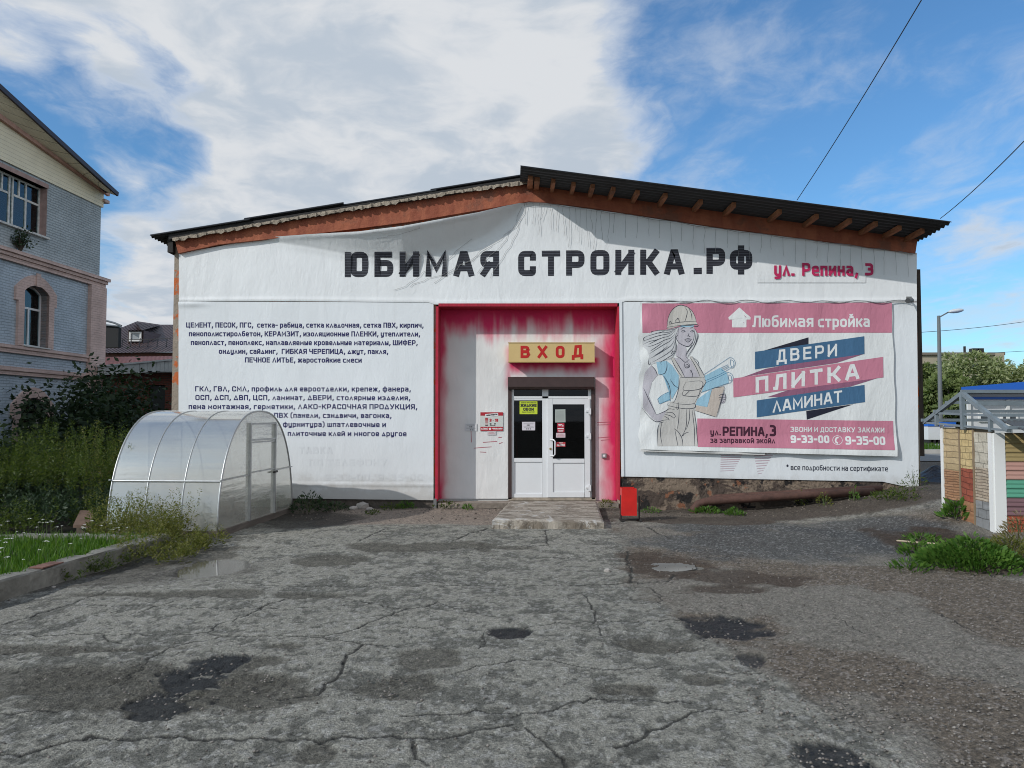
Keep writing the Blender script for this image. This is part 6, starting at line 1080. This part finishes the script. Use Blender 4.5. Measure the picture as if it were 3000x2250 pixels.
mb = MB(); mb.tube([(xg + .1, Y0g-.20, 1.40), (xg + 4.4, Y0g - .20, 1.40)], .055, 8); mb.build('gutter', m_blk, ds)
# ------------------------------------------------------------------ far right: lamp, trees, buildings, road
def gfar(px, py, z=.27): return G(px, py, z)
lp = thing('street_lamp', Q(2757, 1290, 42), 'grey street lamp post with a single curved arm right of the shop', 'street lamp')
mb = MB(); a, b = Q(2757, 1300, 42), Q(2750, 925, 42); mb.tube([(a.x, 42, .2), (b.x, 42, b.z)], [.13, .085], 10); mb.build('pole', mat('grey_lamp_post', (.13, .14, .14), .6), lp)
c = Q(2787, 913, 41); mb = MB(); mb.tube([b - Vector((0, 0, .1)), b + Vector((.3, -.3, .12)), c - Vector((.1, 0, 0))], .035, 6); mb.build('arm', mat('grey_lamp_post', (.13,)*3), lp)
import bmesh
def ellipsoid(c, r, nm, m, parent, rot=0):
    bm = bmesh.new(); bmesh.ops.create_uvsphere(bm, u_segments=14, v_segments=8, radius=1); 
    for v in bm.verts: v.co = Vector(c) + Matrix.Rotation(rot, 3, 'Y') @ Vector((v.co.x*r[0], v.co.y*r[1], v.co.z*r[2]))
    me = bpy.data.meshes.new(nm); bm.to_mesh(me); bm.free(); return link(nm, me, m, parent, True)
ellipsoid(c + Vector((.25, 0, .04)), (.42, .18, .12), 'lamp_head', mat('pale_lamp_head', (.55, .57, .58), .3), lp, -.12)
def tree(px, pw, py, Y, cnt, lab, m, seed, nm='willow_tree', hz0=.6):
    t_ = Q(px, py, Y); r = pw/F*Y/2; h = t_.z; rs_ = np.random.default_rng(seed); t = thing(nm, (t_.x, Y, .1), lab, 'tree', 'trees beyond the road')
    mb = MB(); B = Vector((t_.x, Y, .1)); tops = []
    mb.tube([B, B + Vector((.1, 0, h*.35)), B + Vector((.0, .1, h*.8))], [.22, .15, .04], 7)
    for i in range(8):
        a = rs_.uniform(0, 6.28); e = B + Vector((math.cos(a)*r*.7, math.sin(a)*r*.7, h*rs_.uniform(.45, .85))); mb.tube([B + Vector((.05, 0, h*.25)), B.lerp(e, .6) + Vector((0, 0, .3)), e], [.10, .06, .02], 5)
    mb.build('trunk', m_bark, t); ncl = 46; cl = []
    for i in range(ncl):
        a = rs_.uniform(0, 6.28); q = rs_.uniform(0, 1); zz = .12 + .86*q; rr_ = r*math.sqrt(max(.05, 1 - ((zz-.5)/.56)**2))*rs_.uniform(.35, 1)**.5; cl.append((B.x + math.cos(a)*rr_, Y + math.sin(a)*rr_, B.z + h*zz*rs_.uniform(.9, 1.0), rs_.uniform(.45, .95)*r*.34))
    cl = np.array(cl); k = rs_.integers(0, ncl, cnt); d_ = rs_.normal(size=(cnt, 3)); d_ /= np.linalg.norm(d_, axis=1, keepdims=True); rad = cl[k, 3]*rs_.uniform(.55, 1.08, cnt); C = cl[k, :3] + d_*rad[:, None]*np.array([1, 1, .8]); C[:, 2] = np.minimum(C[:, 2], h + .2)
    dd = d_ + rs_.normal(0, .6, (cnt, 3)) + np.array([0, 0, -.2]); leafobj('crown', leaves(C, dd, .34*rs_.uniform(.6, 1.3, cnt), .42), m, t)
m_tree2 = leafmat('mid_green_leaves', (.085, .125, .035), (.22, .26, .10), .35)
for i, a in enumerate(((2720, 170, 1065, 52, 9000, 'dark green tree half hidden behind the shop corner', m_tree2), (2835, 250, 1050, 56, 14000, 'largest pale willow behind the blue-roofed building', m_tree), (2955, 190, 1065, 58, 10000, 'pale willow at the right edge above the blue roof', m_tree), (2780, 150, 1110, 48, 8000, 'shorter bushy tree behind the lamp post', m_tree2), (3060, 200, 1060, 60, 8000, 'pale tree cut by the right edge of the view', m_tree))): tree(*a, 500+i)
ap_ = thing('apartment_block', Q(2800, 1222, 110), 'distant beige flat-roofed apartment block rising behind the trees', 'building')
mb = MB(); a, b = Q(2560, 1041, 110), Q(2937, 1036, 110); mb.box(a.x, b.x, 110, 124, -1, a.z); mb.box(b.x-1.2, b.x+.0, 109.6, 110, a.z-4, a.z+.3); mb.build('wall', mat('beige_panel_wall', (.36, .315, .235), .85, nz=(.3, .1)), ap_)
mb = MB(); mb.box(a.x-.2, b.x+.2, 109.7, 124, a.z+.01, a.z+.4); mb.build('parapet', mat('grey_brown_parapet', (.19, .165, .135), .8), ap_)
for px in (2860, 2874): q = Q(px, 1036, 112); MB().box(q.x-.45, q.x+.45, 112, 113, a.z+.4, a.z+1.2).build('chimney', m_blk, ap_)
q = Q(2828, 1036, 111); MB().box(q.x-.1, q.x+.1, 111, 111.3, a.z+.4, a.z+1.4).build('vent_pipe', m_blk, ap_)
for r_ in range(3):
    for k in range(9):
        x = a.x + 3 + k*((b.x-a.x-5)/9); MB().box(x, x+1.5, 109.94, 109.98, a.z - 2.6 - r_*2.9, a.z - 1.2 - r_*2.9).build('window', mat('dark_window', (.05, .06, .07), .2), ap_)
bl = thing('blue_roofed_building', Q(2900, 1260, 32), 'low white panel building with a bright blue sloping roof at the right edge', 'building')
m_bl = mat('bright_blue_metal', (.012, .115, .50), .4, nz=(1, .08)); Yb = 31; mb = MB(); x0, x1 = Q(2816, 1140, Yb).x, Q(3260, 1140, Yb).x; zA, zB = Q(2816, 1151, Yb).z, Q(2816, 1134, Yb).z; zA2, zB2 = zA + (x1-x0)*.012, zB + (x1-x0)*.085
mb.prism([(x0, zA), (x1, zA2), (x1, zB2), (x0, zB)], lambda x, z: (x, Yb, z), lambda x, z: (x+5.6, Yb+9, z)); mb.build('roof_fascia', m_bl, bl)
mb = MB(); x2 = Q(2835, 1160, Yb+.6).x; mb.box(x2, x1, Yb+.6, Yb+8, .1, zA-.005, lambda x, y, z: (x + (y-Yb-.6)*.62, y, z)); mb.build('wall', mat('white_wall_panel', (.55, .56, .57), .6, nz=(2, .05)), bl)
mb = MB(); mb.box(x2-.05, x1, Yb+.55, Yb+.6, zA-.25, zA-.15); mb.build('blue_band', m_bl, bl)
for px in (2838, 2952): q = Q(px, 1200, Yb+.55); MB().box(q.x-.06, q.x+.06, Yb+.5, Yb+.6, .1, zA-.26).build('post', m_trim, bl)
for x_, x__ in ((2870, 2912), (2935, 2985)):
    a, b = Q(x_, 1208, Yb+.5), Q(x__, 1236, Yb+.5); mb = MB(); mb.prism([(a.x, b.z), (b.x, b.z), (b.x, a.z), (a.x, a.z)], lambda x, z: (x, Yb+.53, z), lambda x, z: (x, Yb+.598, z), [[(a.x+.07, b.z+.07), (b.x-.07, b.z+.07), (b.x-.07, a.z-.07), (a.x+.07, a.z-.07)]]); wf = mb.build('window', m_trim, bl); MB().box(a.x+.07, b.x-.07, Yb+.57, Yb+.59, b.z+.07, a.z-.07).build('pane', mat('dark_window', (.05, .06, .07), .2), wf)
ut = thing('white_cabin', Q(2745, 1300, 39), 'small white cabin with a blue top band standing on the grass beyond the road', 'cabin')
a, b = Q(2719, 1240, 39), Q(2800, 1294, 39); mb = MB(); mb.box(a.x, b.x, 39, 41, b.z+.1, a.z-.16); mb.build('body', mat('white_cabin_panel', (.62, .63, .63), .5), ut); mb = MB(); mb.box(a.x-.02, b.x+.02, 38.97, 41, a.z-.155, a.z+.05); mb.build('blue_band', m_bl, ut)
mb = MB()
for k in range(6): x = a.x + .1 + (b.x-a.x-.2)*k/5; mb.box(x-.05, x+.05, 39.02, 40.9, b.z-.1, b.z+.1)
mb.build('feet', m_blk, ut)
def strip(name, x0, x1, y0, y1, z, m): return tag(MB().add([(x0, y0, z), (x1, y0, z), (x1, y1, z), (x0, y1, z)], [(0, 1, 2, 3)]).build(name, m), None, None, kind='structure')
strip('road', 9.5, 120, 24.0, 29.0, .285, mat('grey_road', (.20, .20, .195), .9, nz=(.6, .12))); strip('grass_verge', 9.5, 120, 29.2, 34.0, .40, mat('verge_soil', (.05, .085, .022), .95, nz=(3, .3))); strip('path', 9.5, 120, 34.0, 38.4, .31, mat('pale_path', (.27, .26, .24), .9, nz=(1, .1))); strip('grass_verge', 9.5, 120, 38.4, 62, .32, mat('verge_soil', (.05,)*3))
mb = MB(); mb.box(9.5, 60, 28.95, 29.22, .2, .43); tag(mb.build('road_kerb', mat('pale_kerb', (.40, .39, .36), .85, nz=(2, .15))), None, None, kind='structure')
def vg(c): x = rng.uniform(12, 26, c); y = rng.uniform(29.3, 33.9, c); return np.stack([x, y, .40 + 0*x], 1)
grass('verge_grass', 'strip of mown grass beyond the road right of the shop', 4000, vg, .08, .2, m_grass, .03)
rp = tag(own(MB().grid(lambda u, v: (8.6 + 1.7*u, 15.9 + 1.5*v, .29 + .34*math.sin(math.pi*u)*math.sin(math.pi*v)*(.6 + .8*float(fbm(np.float64(u*4), np.float64(v*4), 3, 9)))), 26, 22).build('tarp_heap', mat('black_crumpled_tarp', (.016, .016, .018), .4, bump=(6, .08))), (9.4, 16.6, .28)), 'crumpled black tarpaulin heap on the ground behind the right shop corner', 'tarpaulin')
# overhead cables
def cable(pts, r, lab, grp='overhead cables'):
    a, b = pts; q = [a.lerp(b, t) - Vector((0, 0, (b-a).length*.008*4*t*(1-t))) for t in np.linspace(0, 1, 24)]; o = tag(own(MB().tube(q, r, 5).build('overhead_cable', m_blk), a), lab, 'cable', grp)
cable((P(2335, 586, 17), P(2735, -60, 10)), .008, 'long black cable rising from the shop roof to the top of the picture'); cable((P(2755, 640, 16.5), P(3040, 372, 10)), .008, 'black cable rising from the right roof corner to the right edge')
cable((P(2690, 974, 52), P(3080, 930, 60)), .018, 'thin upper wire far beyond the street lamp'); cable((P(2690, 1040, 70), P(3080, 1023, 70)), .018, 'thin lower wire in front of the distant apartment block')
